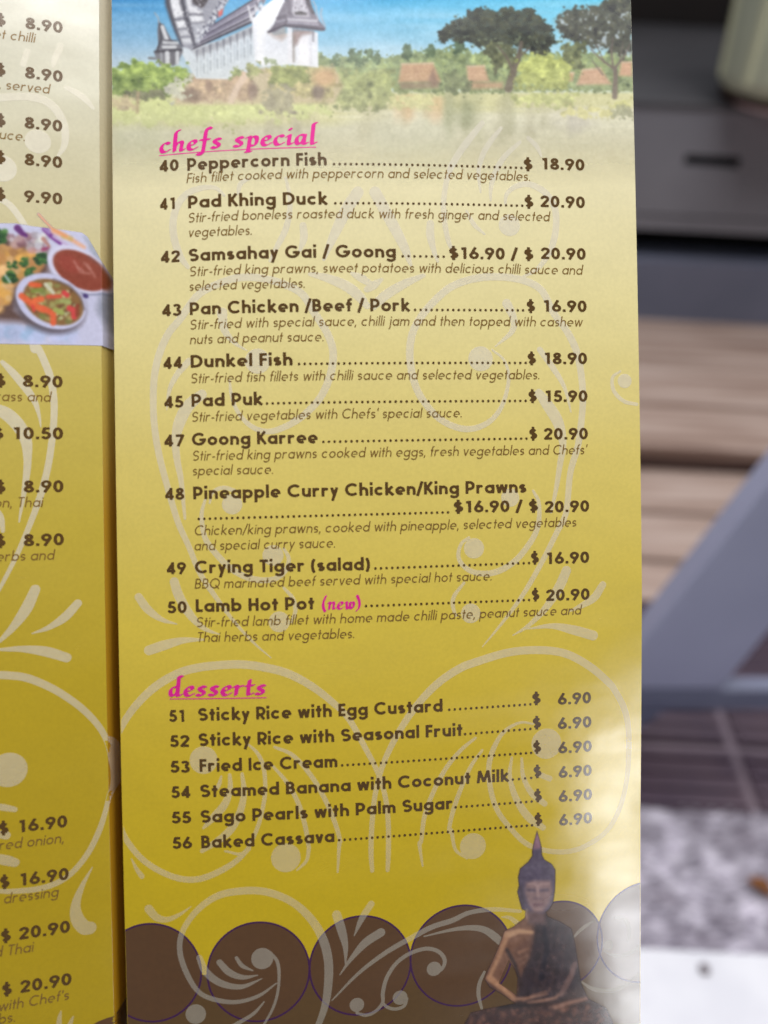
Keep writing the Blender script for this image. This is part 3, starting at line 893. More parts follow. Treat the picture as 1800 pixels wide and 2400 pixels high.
RIGHT_SWIRLS = [
    # upper lyre: left and right loops
    S('A2', [(770, 530, 3), (780, 620, 5), (820, 730, 6), (900, 820, 7), (1000, 860, 8), (1100, 842, 9), (1230, 770, 10), (1350, 650, 10.5), (1420, 500, 11), (1440, 350, 11), (1400, 220, 11), (1320, 95, 11)],
      'A1', [(1240, 1215, 11), (1120, 1150, 11), (980, 1112, 11), (830, 1108, 11), (690, 1150, 11), (560, 1225, 11)],
      'A2', [(450, 130, 11), (370, 230, 11), (310, 370, 11), (280, 520, 10.5), (275, 700, 10), (285, 850, 10), (310, 1000, 10), (350, 1160, 9.5)],
      'A3', [(430, 190, 9), (500, 350, 8.5), (580, 540, 8), (680, 690, 7), (800, 850, 5), (930, 990, 3.5), (1040, 1085, 1.5)]),
    S('B2', [(760, 310, 3), (830, 370, 4), (860, 460, 5), (850, 560, 6), (810, 670, 7), (740, 750, 8), (640, 790, 9), (540, 780, 9.5), (430, 720, 10), (330, 600, 10.5), (280, 480, 11), (260, 330, 11), (280, 200, 11), (340, 95, 11)],
      'B1', [(430, 1160, 11), (520, 1090, 11), (650, 1045, 11), (800, 1033, 11), (950, 1055, 11), (1060, 1115, 11)],
      'B2', [(1130, 80, 11), (1210, 190, 11), (1270, 310, 11), (1300, 450, 10.5), (1312, 600, 10), (1302, 750, 10), (1280, 900, 10), (1235, 1060, 9.5)],
      'B3', [(1210, 130, 9), (1150, 260, 8.5), (1070, 420, 8), (980, 580, 7.5), (900, 700, 6), (800, 830, 4), (700, 950, 1.5)]),
    ball('A2', 950, 405, 80), ball('B2', 690, 365, 75),
    S('A2', [(720, 90, 15), (735, 200, 11), (800, 285, 6), (880, 335, 2)]),
    S('B2', [(850, 30, 14), (890, 120, 11), (880, 200, 8), (780, 290, 2)]),
    # inner drops beside the outer stems
    S('A2', [(505, 405, 10), (430, 490, 9), (380, 590, 6), (362, 720, 2)]),
    S('B2', [(1050, 310, 9), (1130, 420, 9), (1200, 540, 6), (1240, 690, 2)]),
    S('A2', [(590, 620, 14), (505, 690, 17), (445, 800, 17), (420, 920, 12), (430, 1050, 10), (455, 1180, 8)], 'A3', [(480, 180, 4)]),
    S('B2', [(1045, 575, 13), (1100, 650, 17), (1160, 750, 17), (1190, 880, 11), (1172, 1010, 9), (1150, 1150, 7)], 'B3', [(1120, 130, 4)]),
    # curls beneath
    S('A3', [(610, 60, 4), (588, 160, 6), (612, 310, 8), (700, 430, 9), (800, 520, 9), (920, 572, 9), (1050, 575, 8), (1130, 520, 7), (1152, 440, 6), (1120, 375, 4)]),
    S('B3', [(1010, 0, 4), (1045, 80, 6), (1035, 230, 8), (960, 360, 9), (870, 450, 9), (760, 500, 9), (650, 495, 8), (580, 450, 7), (555, 390, 6), (575, 320, 5), (620, 285, 4)]),
    ball('A3', 1050, 420, 66), ball('B3', 650, 350, 62), ball('A3', 785, 88, 64), ball('B3', 870, 42, 56),
    S('A3', [(640, 80, 3), (660, 10, 5), (730, -20, 6), (800, 0, 6)]),
    S('A3', [(1120, 630, 4), (1180, 700, 6), (1195, 780, 6), (1170, 850, 4)]), ball('A3', 1090, 850, 66),
    S('B3', [(590, 560, 4), (530, 640, 6), (522, 700, 6), (540, 760, 4)]), ball('B3', 630, 745, 60),
    # leaves at the foot of the lyre
    S('A3', [(410, 590, 13), (440, 680, 14), (510, 800, 12), (600, 890, 7), (700, 930, 2)]),
    S('A3', [(180, 690, 12), (240, 770, 12), (330, 835, 7), (430, 865, 1.5)]),
    S('A3', [(245, 1035, 14), (350, 1000, 14), (470, 970, 9), (600, 965, 3)]),
    S('B3', [(1212, 485, 14), (1165, 590, 15), (1080, 720, 10), (980, 820, 6), (885, 880, 1.5)]),
    S('B3', [(1432, 572, 11), (1380, 650, 12), (1300, 700, 8), (1225, 735, 2)]),
    S('B3', [(1375, 880, 15), (1250, 845, 14), (1120, 822, 8), (970, 840, 1.5)]),
    # top scrolls
    S('A1', [(735, 575, 4), (680, 528, 6), (600, 525, 8), (500, 560, 10), (430, 640, 11), (403, 750, 11), (412, 860, 11), (450, 970, 10), (500, 1040, 6)]),
    S('A1', [(1130, 460, 4), (1155, 560, 6), (1158, 680, 8), (1130, 800, 9), (1080, 900, 8), (1030, 1000, 4)]),
    S('A1', [(1245, 770, 10), (1250, 850, 11), (1225, 930, 5)]),
    S('A1', [(1600, 555, 17), (1530, 660, 17), (1470, 780, 15), (1420, 890, 11), (1380, 990, 5)]),
    S('B1', [(50, 520, 17), (110, 630, 17), (170, 740, 16), (230, 860, 13), (265, 960, 5)]),
    S('B1', [(385, 710, 11), (385, 780, 12), (405, 870, 8), (430, 940, 4)]),
    S('B1', [(700, 100, 8), (620, 200, 10), (555, 290, 10), (505, 380, 9), (478, 480, 8), (465, 600, 8), (475, 720, 8), (500, 830, 7), (540, 900, 3)]),
    S('B1', [(815, 130, 5), (745, 220, 8), (700, 300, 8), (678, 400, 6), (690, 520, 3)]),
    S('B1', [(930, 215, 5), (830, 310, 8), (775, 410, 8), (752, 500, 6), (752, 570, 3)]),
    S('B1', [(980, 190, 6), (1030, 240, 7), (1060, 300, 3)]),
    S('B1', [(840, 590, 4), (850, 530, 6), (910, 482, 8), (990, 472, 9), (1080, 520, 10), (1135, 600, 10), (1150, 690, 10), (1140, 790, 10), (1105, 890, 9), (1030, 990, 6), (930, 1040, 3)]),
    ball('B1', 865, 720, 66),
    S('B1', [(605, 635, 4), (650, 715, 7), (715, 775, 3)]),
    S('A1', [(890, 470, 4), (840, 500, 7), (825, 560, 5)]),
    # the V between the loops
    S('A1', [(1290, 1085, 6), (1400, 1110, 12), (1520, 1160, 15), (1600, 1220, 15), (1659, 1290, 10)]),
    S('B1', [(345, 1025, 6), (230, 1075, 12), (120, 1140, 14), (40, 1210, 12)]),
    S('A1', [(1560, 1080, 5), (1620, 1110, 12), (1670, 1140, 9)]), S('B1', [(90, 1050, 5), (40, 1085, 12), (0, 1110, 9)]),
    # curl at the free edge
    ball('B2', 1565, 500, 44),
    S('B2', [(1540, 440, 3), (1492, 480, 5), (1500, 560, 6), (1560, 622, 6), (1640, 642, 5)]),
    # lower pair of loops
    S('C', [(670, 80, 7), (610, 140, 8), (530, 190, 9), (430, 228, 9), (330, 225, 9), (220, 180, 9), (130, 110, 9), (60, 10, 9)],
      'A4', [(50, 1000, 9), (18, 850, 9), (5, 700, 9), (18, 560, 9), (60, 440, 10), (150, 300, 11), (280, 170, 12), (430, 80, 12), (560, 42, 12), (700, 25, 12), (850, 20, 12), (1000, 40, 12), (1150, 80, 12), (1300, 160, 11), (1430, 260, 10), (1540, 370, 9)],
      'B4', [(0, 545, 8), (50, 640, 7.5), (90, 740, 7.5), (118, 860, 7.5), (130, 1000, 7.5), (130, 1166, 7.5)], 'C', [(1345, 185, 6)]),
    S('A4', [(740, 1230, 3), (860, 1240, 5), (945, 1090, 6), (990, 920, 6), (1000, 790, 6), (985, 670, 6), (945, 590, 5), (880, 530, 3)]),
    S('C', [(1270, 188, 6)], 'B4', [(25, 1166, 7.5), (30, 1000, 7.5), (50, 810, 7.5), (90, 650, 8), (150, 510, 9), (230, 370, 10), (330, 235, 11), (440, 125, 11.5), (560, 45, 12)],
      'B3', [(650, 1045, 12), (850, 985, 12), (1030, 968, 12), (1200, 988, 12), (1350, 1065, 12), (1470, 1166, 11)],
      'B4', [(1510, 180, 10), (1565, 280, 10), (1595, 400, 9), (1600, 560, 9), (1590, 720, 8), (1550, 890, 8), (1470, 1030, 8), (1350, 1115, 8), (1230, 1155, 8), (1090, 1150, 8), (965, 1105, 8), (860, 1000, 8), (790, 900, 8), (752, 780, 8), (740, 650, 8), (765, 540, 8), (830, 430, 6), (930, 372, 4), (1010, 380, 3)]),
    ball('A4', 600, 640, 88), ball('B4', 1090, 500, 95),
    S('A4', [(715, 745, 3), (700, 800, 6), (670, 850, 2)]),
    S('A4', [(770, 735, 5), (772, 830, 8), (735, 930, 11), (670, 1005, 11), (600, 1080, 4)]),
    S('A4', [(850, 730, 5), (862, 840, 8), (845, 950, 10), (800, 1055, 11), (730, 1135, 11), (590, 1230, 6)]),
    S('A4', [(1060, 555, 4), (1180, 610, 6), (1300, 745, 7), (1390, 900, 7), (1450, 1040, 7), (1485, 1160, 6)], 'C', [(1110, 60, 6), (1102, 195, 3)]),
    S('A4', [(1050, 680, 4), (1140, 785, 6), (1210, 910, 7), (1255, 1050, 7), (1280, 1190, 6)], 'C', [(962, 80, 6), (950, 140, 5), (905, 185, 3)]),
    ball('C', 850, 125, 70), ball('D', 345, 265, 100),
    S('B4', [(660, 465, 4), (570, 540, 6), (480, 650, 7), (405, 790, 7), (350, 940, 7), (330, 1090, 6)], 'C', [(1500, 60, 6), (1515, 165, 3)]),
    S('B4', [(700, 540, 4), (630, 640, 6), (570, 775, 7), (520, 920, 7), (498, 1030, 6)], 'D', [(185, 150, 6), (215, 290, 5), (300, 355, 4)]),
    S('B4', [(880, 585, 4), (868, 700, 7), (905, 830, 10), (980, 945, 12), (1070, 1010, 9)]),
    S('B4', [(940, 590, 4), (950, 700, 7), (1000, 800, 9), (1080, 865, 9)]),
    S('B4', [(1055, 690, 8), (1110, 712, 9)]),
    S('C', [(100, 130, 2), (125, 180, 6), (150, 215, 8)]),
    # bottom scrolls
    S('C', [(185, 375, 13), (222, 415, 11), (275, 425, 8), (335, 400, 5), (390, 362, 1.5)]),
    S('C', [(805, 735, 2), (720, 795, 5), (620, 825, 6), (520, 818, 7), (430, 780, 7), (370, 690, 8), (335, 580, 8), (350, 480, 8), (420, 380, 9), (520, 310, 10), (640, 286, 11), (760, 292, 11), (880, 340, 11), (970, 420, 12), (1030, 520, 13), (1058, 640, 13), (1052, 780, 12), (1030, 880, 10), (985, 990, 8)]),
    ball('C', 735, 615, 52),
    S('C', [(775, 585, 4), (812, 640, 5), (815, 750, 4), (790, 850, 4), (730, 960, 3)]),
    S('C', [(430, 612, 9), (462, 680, 11), (535, 735, 10), (635, 752, 7), (735, 712, 1.5)]),
    S('C', [(528, 634, 9), (575, 682, 10), (640, 706, 7), (715, 696, 1.5)]),
    S('C', [(610, 612, 5), (638, 650, 6), (690, 674, 2)]),
    S('C', [(745, 825, 2), (690, 885, 5), (590, 945, 6)]), ball('C', 412, 885, 48),
    S('C', [(1097, 402, 13), (1122, 480, 13), (1140, 560, 8), (1140, 645, 1.5)]),
    S('C', [(1265, 350, 10), (1220, 420, 9), (1182, 505, 1.5)]),
    S('C', [(1312, 488, 13), (1235, 540, 12), (1165, 620, 6), (1112, 695, 1.5)]),
    S('C', [(1075, 818, 2), (1200, 690, 5), (1330, 590, 7), (1450, 520, 8), (1560, 462, 8), (1659, 430, 8)], 'D', [(320, 762, 7), (500, 738, 7), (700, 752, 5)]),
    S('D', [(-20, 940, 2), (180, 892, 5), (320, 875, 8), (430, 890, 10), (520, 950, 12), (545, 985, 8)]),
    S('D', [(560, 795, 2), (620, 800, 6), (690, 850, 8)]),
    S('C', [(1195, 880, 4), (1240, 890, 5), (1285, 872, 5), (1320, 830, 5), (1322, 780, 6), (1340, 710, 6), (1385, 640, 6), (1450, 592, 6), (1530, 567, 6), (1590, 580, 6), (1622, 620, 6), (1612, 662, 5), (1580, 685, 4)]),
    S('C', [(1320, 830, 4), (1345, 852, 5), (1385, 860, 5), (1425, 845, 5), (1440, 810, 4)]),
    ball('C', 1195, 840, 35), ball('C', 1405, 805, 36), ball('C', 1570, 665, 36),
    S('D', [(432, 1205, 4), (395, 1290, 6), (388, 1380, 6), (412, 1480, 4)]),
    S('D', [(1140, 1270, 2), (1250, 1340, 6), (1390, 1362, 7), (1510, 1320, 6), (1640, 1230, 4)]),
    S('D', [(1090, 960, 2), (1160, 890, 6), (1250, 830, 3)]), ball('D', 1365, 1020, 42),
    S('D', [(1330, 1060, 3), (1420, 1100, 5), (1530, 1090, 6), (1640, 1030, 5)]),
    S('D', [(1420, 815, 4), (1490, 830, 6), (1530, 900, 6), (1520, 1000, 4)]),
]
LEFT_SWIRLS = [
    S('L1', [(560, 430, 9), (510, 550, 9), (490, 620, 4)]), S('L1', [(250, 480, 9), (215, 600, 8)]),
    S('L1', [(610, 810, 6), (700, 855, 9), (790, 920, 9), (860, 1000, 5)]),
    S('L1', [(-120, 930, 10), (0, 905, 11), (200, 893, 11), (330, 905, 12), (440, 945, 12), (530, 1030, 12), (590, 1150, 11), (605, 1260, 10), (590, 1360, 8), (540, 1440, 4)]),
    ball('L1', 350, 1310, 110), ball('L1', 20, 1560, 120),
    S('L1', [(-60, 1830, 7), (0, 1845, 8), (80, 1890, 9), (155, 1975, 9), (240, 2110, 9), (310, 2250, 9)], 'L2', [(430, 1650, 10)],
      'L3', [(330, 60, 10), (395, 200, 10), (440, 330, 10), (465, 500, 9.5), (467, 650, 9), (450, 850, 9), (415, 1080, 9), (360, 1300, 9), (290, 1500, 8), (210, 1700, 7), (120, 1900, 6), (0, 2130, 5), (-80, 2260, 4)]),
    S('L3', [(20, 180, 6), (110, 270, 10), (220, 400, 11), (300, 520, 8), (340, 650, 4), (352, 740, 1.5)]),
    S('L3', [(-60, 575, 14), (60, 630, 18), (165, 735, 18), (225, 860, 15), (238, 1000, 11), (230, 1150, 9), (200, 1350, 6), (165, 1560, 2)]),
    S('L3', [(-30, 1450, 6), (10, 1530, 8), (25, 1640, 5)]),
    S('L4', [(305, 300, 13), (225, 470, 15), (110, 630, 10), (0, 745, 5)]),
    S('L4', [(672, 420, 11), (560, 540, 12), (420, 630, 7), (275, 682, 1.5)]),
    S('L4', [(575, 890, 13), (400, 838, 14), (200, 815, 9), (0, 820, 4)]),
    S('L4', [(-60, 1040, 11), (60, 1042, 11), (220, 1062, 11), (400, 1130, 10.5), (560, 1220, 10), (720, 1340, 9.5), (850, 1480, 8.5), (930, 1630, 8), (962, 1800, 7), (968, 2000, 7)],
      'L5', [(1025, 60, 6), (990, 220, 7), (930, 400, 8), (830, 600, 8), (690, 775, 8), (540, 880, 8), (350, 940, 8), (100, 962, 7), (-40, 955, 6)]),
    ball('L4', 75, 1860, 140),
    S('L5', [(-40, 160, 9), (60, 175, 9), (140, 190, 7)]), S('L5', [(-40, 650, 13), (60, 670, 14), (140, 690, 12)]), S('L5', [(-30, 420, 10), (60, 435, 11)]),
    S('L5', [(870, 735, 1.5), (775, 910, 7), (715, 1080, 12), (725, 1210, 17), (790, 1300, 19), (845, 1308, 18)]),
    S('L5', [(575, 2090, 2), (560, 2160, 6), (555, 2260, 8)]), S('L5', [(690, 2140, 2), (665, 2200, 6), (640, 2270, 7)]),
]


def swirls(lines, lf, parent, u_lo, u_hi, name='swirl_ornament', lift=.014):
    step = 0.14
    xs = np.arange(u_lo, u_hi, step)
    ys = np.arange(-118, 92, step)
    F = np.full((len(ys), len(xs)), 9.0)
    for ln in lines:
        p = spline(ln, 9)
        u, v = page(p[:, 0], p[:, 1], lf)
        stroke_field(F, xs, ys, np.c_[u, v, p[:, 2] * .080 * THIN])
    F[:, 0] = F[:, -1] = 1
    V, Fc = field_mesh(F, xs, ys, run=5)
    pr = Print()
    pr.add(V, Fc)
    return pr.build(name, ink_swirl, parent, lf, lift)


swirls(RIGHT_SWIRLS, False, right, 0.05, 98.95)
swirls(LEFT_SWIRLS, True, left, -32, -.15)

# ---- the row of brown circles along the foot, with violet outlines
CIRC = [(355, 2280, 115), (606, 2278, 116.5), (845, 2263, 116), (1082, 2240, 118), (1312, 2215, 102), (1520, 2195, 118)]
circ_mm = []
for x, y, r in CIRC:
    u, v = page([x, x, x + r], [y, y - r, y])
    circ_mm.append((u[0], v[0], v[0] - v[1]))
circ_mm[4] = (circ_mm[4][0], circ_mm[4][1], circ_mm[4][2])
step = 0.16
xs = np.arange(0.04, 98.98, step)
ys = np.arange(48, 92, step)
Xg, Yg = np.meshgrid(xs, ys)
Fd = np.full(Xg.shape, 9.0)
Fl = np.full(Xg.shape, 9.0)
for u, v, r in circ_mm:
    d = np.hypot(Xg - u, Yg - v)
    Fd = np.minimum(Fd, d - r)
    Fl = np.minimum(Fl, np.abs(d - r) - .17)
base = np.interp(xs, [c[0] for c in circ_mm], [c[1] for c in circ_mm])[None, :] + 0.3
Fb = np.maximum(base - Yg, -Fd)                     # the band between and below the circles
for nm, F_, mt, lift in (('brown_circles', Fd, ink_circle, .006), ('brown_band', Fb, ink_band, .006), ('circle_outlines', Fl, ink_ring, .010)):
    V, Fc = field_mesh(F_, xs, ys, run=6)
    pr = Print()
    pr.add(V, Fc)
    pr.build(nm, mt, right, False, lift)
# the next circle on the cut-off leaf
xs = np.arange(-34, -.15, step)
ys = np.arange(66, 92, step)
Xg, Yg = np.meshgrid(xs, ys)
u, v = page([270], [2500], True)
V, Fc = field_mesh(np.hypot(Xg - u[0], Yg - v[0]) - 9.4, xs, ys, run=4)
pr = Print()
pr.add(V, Fc)
pr.build('brown_circles', ink_circle, left, True, .006)


# ------------------------------------------------------------------ printed photographs: painted procedurally on a point grid
class Canvas:
    def __init__(self, x0, x1, y0, y1, step):
        self.xs = np.arange(x0, x1 + step / 2, step)
        self.ys = np.arange(y0, y1 + step / 2, step)
        self.X, self.Y = np.meshgrid(self.xs, self.ys)
        self.C = np.zeros(self.X.shape + (3,))
        self.A = np.zeros(self.X.shape)
        self.step = step

    def mix(self, m, c):
        m = np.clip(m, 0, 1)[..., None]
        self.C = self.C * (1 - m) + np.asarray(c, float) * m

    def poly_mask(self, pts, soft=2.0):
        return np.clip(.5 - self.poly_sd(pts) / (2 * soft), 0, 1)

    def field(self, scale):
        g = rng.normal(0, 1, (int(len(self.ys) * self.step / scale) + 3, int(len(self.xs) * self.step / scale) + 3))
        yi = (self.ys - self.ys[0]) / scale
        xi = (self.xs - self.xs[0]) / scale
        j, i = yi.astype(int), xi.astype(int)
        fy, fx = (yi - j)[:, None], (xi - i)[None, :]
        fy, fx = fy * fy * (3 - 2 * fy), fx * fx * (3 - 2 * fx)
        G = lambda a, b: g[np.ix_(j + a, i + b)]
        return G(0, 0) * (1 - fy) * (1 - fx) + G(0, 1) * (1 - fy) * fx + G(1, 0) * fy * (1 - fx) + G(1, 1) * fy * fx

    def poly_sd(self, pts):
        pts = np.asarray(pts, float)
        X, Y = self.X, self.Y
        inside = np.zeros(X.shape, bool)
        dist = np.full(X.shape, 1e9)
        for (x0, y0), (x1, y1) in zip(pts, np.roll(pts, -1, 0)):
            if y0 != y1:
                cond = ((y0 > Y) != (y1 > Y)) & (X < (x1 - x0) * (Y - y0) / (y1 - y0) + x0)
                inside ^= cond
            dx, dy = x1 - x0, y1 - y0
            t = np.clip(((X - x0) * dx + (Y - y0) * dy) / (dx * dx + dy * dy + 1e-9), 0, 1)
            dist = np.minimum(dist, np.hypot(X - x0 - t * dx, Y - y0 - t * dy))
        return np.where(inside, -dist, dist)

    def poly(self, pts, c, soft=2.0, a=1.0):
        self.mix(self.poly_mask(pts, soft) * a, c)

    def line(self, pts, c, wd, soft=1.5, a=1.0, w2=None):
        F = np.full(self.X.shape, 1e9)
        n = len(pts) - 1
        w2 = wd if w2 is None else w2
        for k in range(n):
            (x0, y0), (x1, y1) = pts[k], pts[k + 1]
            dx, dy = x1 - x0, y1 - y0
            t = np.clip(((self.X - x0) * dx + (self.Y - y0) * dy) / (dx * dx + dy * dy + 1e-9), 0, 1)
            r = wd + (w2 - wd) * (k + t) / n
            F = np.minimum(F, np.hypot(self.X - x0 - t * dx, self.Y - y0 - t * dy) - r / 2)
        self.mix(np.clip(.5 - F / (2 * soft), 0, 1) * a, c)

    def ell(self, x, y, rx, ry, c, ang=0, soft=.15, a=1.0):
        ca, sa = math.cos(ang), math.sin(ang)
        dx, dy = self.X - x, self.Y - y
        d = np.hypot((dx * ca + dy * sa) / rx, (-dx * sa + dy * ca) / ry)
        m = np.clip((1 - d) / soft + .5, 0, 1) * a
        self.mix(m, c)
        return m

    def clumps(self, mask_pts, cols, n, r0, r1, soft=.6, a=.8):
        pts = np.asarray(mask_pts, float)
        m = self.poly_mask(pts, 1.0)
        lo, hi = pts.min(0), pts.max(0)
        k = 0
        while k < n:
            x, y = rng.uniform(lo, hi)
            i = int(np.clip((x - self.xs[0]) / self.step, 0, len(self.xs) - 1))
            j = int(np.clip((y - self.ys[0]) / self.step, 0, len(self.ys) - 1))
            k += 1
            if m[j, i] < .5:
                continue
            c = np.asarray(cols[rng.integers(len(cols))], float) * rng.uniform(.88, 1.12)
            r = rng.uniform(r0, r1)
            R_ = int(r * 2.2 / self.step) + 2
            sl = (slice(max(0, j - R_), j + R_ + 1), slice(max(0, i - R_), i + R_ + 1))
            d = np.hypot((self.X[sl] - x) / r, (self.Y[sl] - y) / (r * rng.uniform(.6, 1.0)))
            mm = (np.clip((1 - d) / soft + .5, 0, 1) * a)[..., None]
            self.C[sl] = self.C[sl] * (1 - mm) + c * mm

    def noise(self, amp, scale):
        self.C += (self.field(scale) * amp)[..., None]

    def blur(self, n):
        for _ in range(n):
            for arr in (self.C,):
                p = np.pad(arr, ((1, 1), (1, 1), (0, 0)), 'edge')
                p = (p[:-2] + 2 * p[1:-1] + p[2:]) / 4
                self.C = (p[:, :-2] + 2 * p[:, 1:-1] + p[:, 2:]) / 4

    def build(self, name, parent, lf, lift, gain=1.0):
        u, v = page(self.X.ravel(), self.Y.ravel(), lf)
        if lf:
            u = np.minimum(u, -.12)
        else:
            u = np.clip(u, .02, 98.98)
        P = surface(u, v, lf, lift)
        ny, nx = self.X.shape
        idx = np.arange(nx * ny).reshape(ny, nx)
        keep = np.maximum.reduce([self.A[:-1, :-1], self.A[1:, :-1], self.A[1:, 1:], self.A[:-1, 1:]]) > .004
        uu = u.reshape(ny, nx)
        keep &= (np.abs(uu[:-1, 1:] - uu[:-1, :-1]) > 1e-6) & (np.abs(uu[1:, 1:] - uu[1:, :-1]) > 1e-6)
        q = np.stack([idx[:-1, :-1], idx[1:, :-1], idx[1:, 1:], idx[:-1, 1:]], -1)[keep]
        used, inv = np.unique(q, return_inverse=True)
        col = np.c_[np.clip(lin(np.clip(self.C, 0, 255).reshape(-1, 3)) * gain, 0, .95), self.A.ravel()]
        return link_mesh(name, P[used], [inv.reshape(-1, 4)], ink_photo, parent, True, col[used])


def Z1(pts): return [(240 + a / 2.765, b / 2.765) for a, b in pts]
def Z2(pts): return [(840 + a / 2.5136, b / 2.5136) for a, b in pts]
def ZD(pts): return [(1000 + a / 3.19, 1900 + b / 3.19) for a, b in pts]
def ZL(pts): return [(a / 5.53, 500 + b / 5.53) for a, b in pts]


# ---- temple by the lake
def T1(pts): return [(340 + a / 3.173, b / 3.173) for a, b in pts]
def T2(pts): return [(560 + a / 3.967, b / 3.967) for a, b in pts]


cv = Canvas(250, 1500, -110, 450, 1.7)
t = np.clip((cv.Y + 20) / 165, 0, 1)[..., None]
sx = np.clip((cv.X - 250) / 1200, 0, 1)[..., None]
top = np.array([20, 118, 188]) * (1 - sx) + np.array([66, 188, 226]) * sx
bot = np.array([168, 190, 208]) * (1 - sx) + np.array([176, 208, 220]) * sx
cv.C = top * (1 - t ** .8) + bot * t ** .8
for _ in range(46):                                    # thin cloud
    x, y = rng.uniform(250, 1500), rng.uniform(-60, 130)
    cv.ell(x, y, rng.uniform(40, 130), rng.uniform(4, 12), (208, 220, 230), soft=1.2, a=.12)


LEAFY = [cv.field(4.5), cv.field(11)]


def foliage(pts, base, n, r=(1.6, 5.5), light=26, edge=5):
    """Leafy mass: ragged outline, sunlit tufts above and darker ones below."""
    base = np.asarray(base, float)
    P = np.asarray(pts, float)
    sd = cv.poly_sd(pts) + edge * (.9 * LEAFY[0] + .8 * LEAFY[1] + .3)
    tone = (1 + .10 * LEAFY[1] + .07 * LEAFY[0])[..., None]
    mk = (np.clip(.5 - sd / 3.0, 0, 1) * .9)[..., None]
    cv.C = cv.C * (1 - mk) + base * tone * mk
    m = np.clip(.5 - sd / 6.0, 0, 1)
    lo, hi = P.min(0) - 5, P.max(0) + 5
    h = hi[1] - lo[1] + 1e-6
    for _ in range(n):
        x, y = rng.uniform(lo, hi)
        i = int(np.clip((x - cv.xs[0]) / cv.step, 0, len(cv.xs) - 1))
        j = int(np.clip((y - cv.ys[0]) / cv.step, 0, len(cv.ys) - 1))
        if m[j, i] < rng.uniform(.2, .8):
            continue
        k = light * (rng.normal(0, .7) + .9 * LEAFY[1][j, i] + .7 - 1.5 * (y - lo[1]) / h)
        rr = rng.uniform(*r)
        R_ = int(rr * 2 / cv.step) + 2
        sl = (slice(max(0, j - R_), j + R_ + 1), slice(max(0, i - R_), i + R_ + 1))
        d = np.hypot((cv.X[sl] - x) / rr, (cv.Y[sl] - y) / (rr * rng.uniform(.5, .9)))
        mm = (np.clip((1 - d) / .9 + .4, 0, 1) * .62)[..., None]
        cv.C[sl] = cv.C[sl] * (1 - mm) + (base + k * np.array([1.0, 1.0, .6])) * mm


# ground: lawn, far bank, pale lake with soft reflections
cv.mix(np.clip((cv.Y - 205) / 16, 0, 1), (198, 196, 146))
lake = np.clip((cv.Y - (246 + 10 * np.sin(cv.X * .006 + 1))) / 16, 0, 1) * np.clip((cv.X - 780) / 140, 0, 1) + np.clip((cv.Y - (292 - (cv.X - 250) * .018)) / 22, 0, 1)
cv.mix(np.clip(lake, 0, 1), (210, 208, 184))
for _ in range(120):                                   # faint ripples
    x, y = rng.uniform(800, 1480), rng.uniform(250, 340)
    cv.ell(x, y, rng.uniform(14, 50), rng.uniform(1, 2.2), (222, 222, 206) if rng.random() < .6 else (184, 184, 156), soft=1.2, a=.35)
for x0, x1, y0, y1, c, a in ((985, 1200, 226, 330, (146, 150, 116), .95), (1150, 1330, 240, 330, (158, 154, 128), .5), (930, 1040, 236, 290, (206, 160, 118), .75), (620, 740, 270, 330, (150, 142, 128), .55), (1290, 1420, 262, 310, (160, 154, 156), .5),
                           (250, 420, 290, 400, (164, 168, 128), .5), (840, 960, 240, 330, (168, 164, 132), .5), (480, 600, 280, 360, (184, 180, 142), .4), (1040, 1110, 250, 300, (116, 124, 92), .5)):
    for _ in range(16):
        x = rng.uniform(x0, x1)
        cv.line([(x, y0 + rng.uniform(-6, 6)), (x + rng.uniform(-4, 4), rng.uniform((y0 + y1) / 2, y1))], c, rng.uniform(8, 22), 9, a * .35)
cv.poly([(880, 300), (960, 296), (1050, 300), (1090, 350), (1060, 440), (860, 440)], (208, 210, 190), 24, .75)
cv.poly([(262, 300), (330, 292), (400, 310), (380, 440), (262, 440)], (204, 208, 186), 22, .6)
foliage([(250, 240), (420, 226), (760, 222), (770, 262), (560, 290), (250, 288)], (194, 203, 134), 700, (4, 12), 6, 10)
# far tree line
foliage([(690, 132), (740, 126), (800, 134), (860, 122), (905, 134), (950, 120), (1010, 118), (1060, 112), (1120, 122), (1500, 120), (1500, 214), (690, 222)], (128, 142, 96), 2600, (2, 6), 24)
for x, y in ((865, 122), (880, 134), (953, 118), (1008, 116), (1075, 104), (825, 128), (783, 140), (842, 132)):
    foliage([(x - 12, y + 2), (x - 4, y - 14), (x + 6, y - 14), (x + 13, y), (x + 9, y + 20), (x - 9, y + 20)], (84, 104, 74), 70, (1.5, 4), 18, 3)
foliage([(700, 170), (760, 160), (850, 168), (925, 160), (930, 240), (860, 258), (740, 250), (690, 230)], (150, 158, 108), 900, (2, 7), 24, 8)
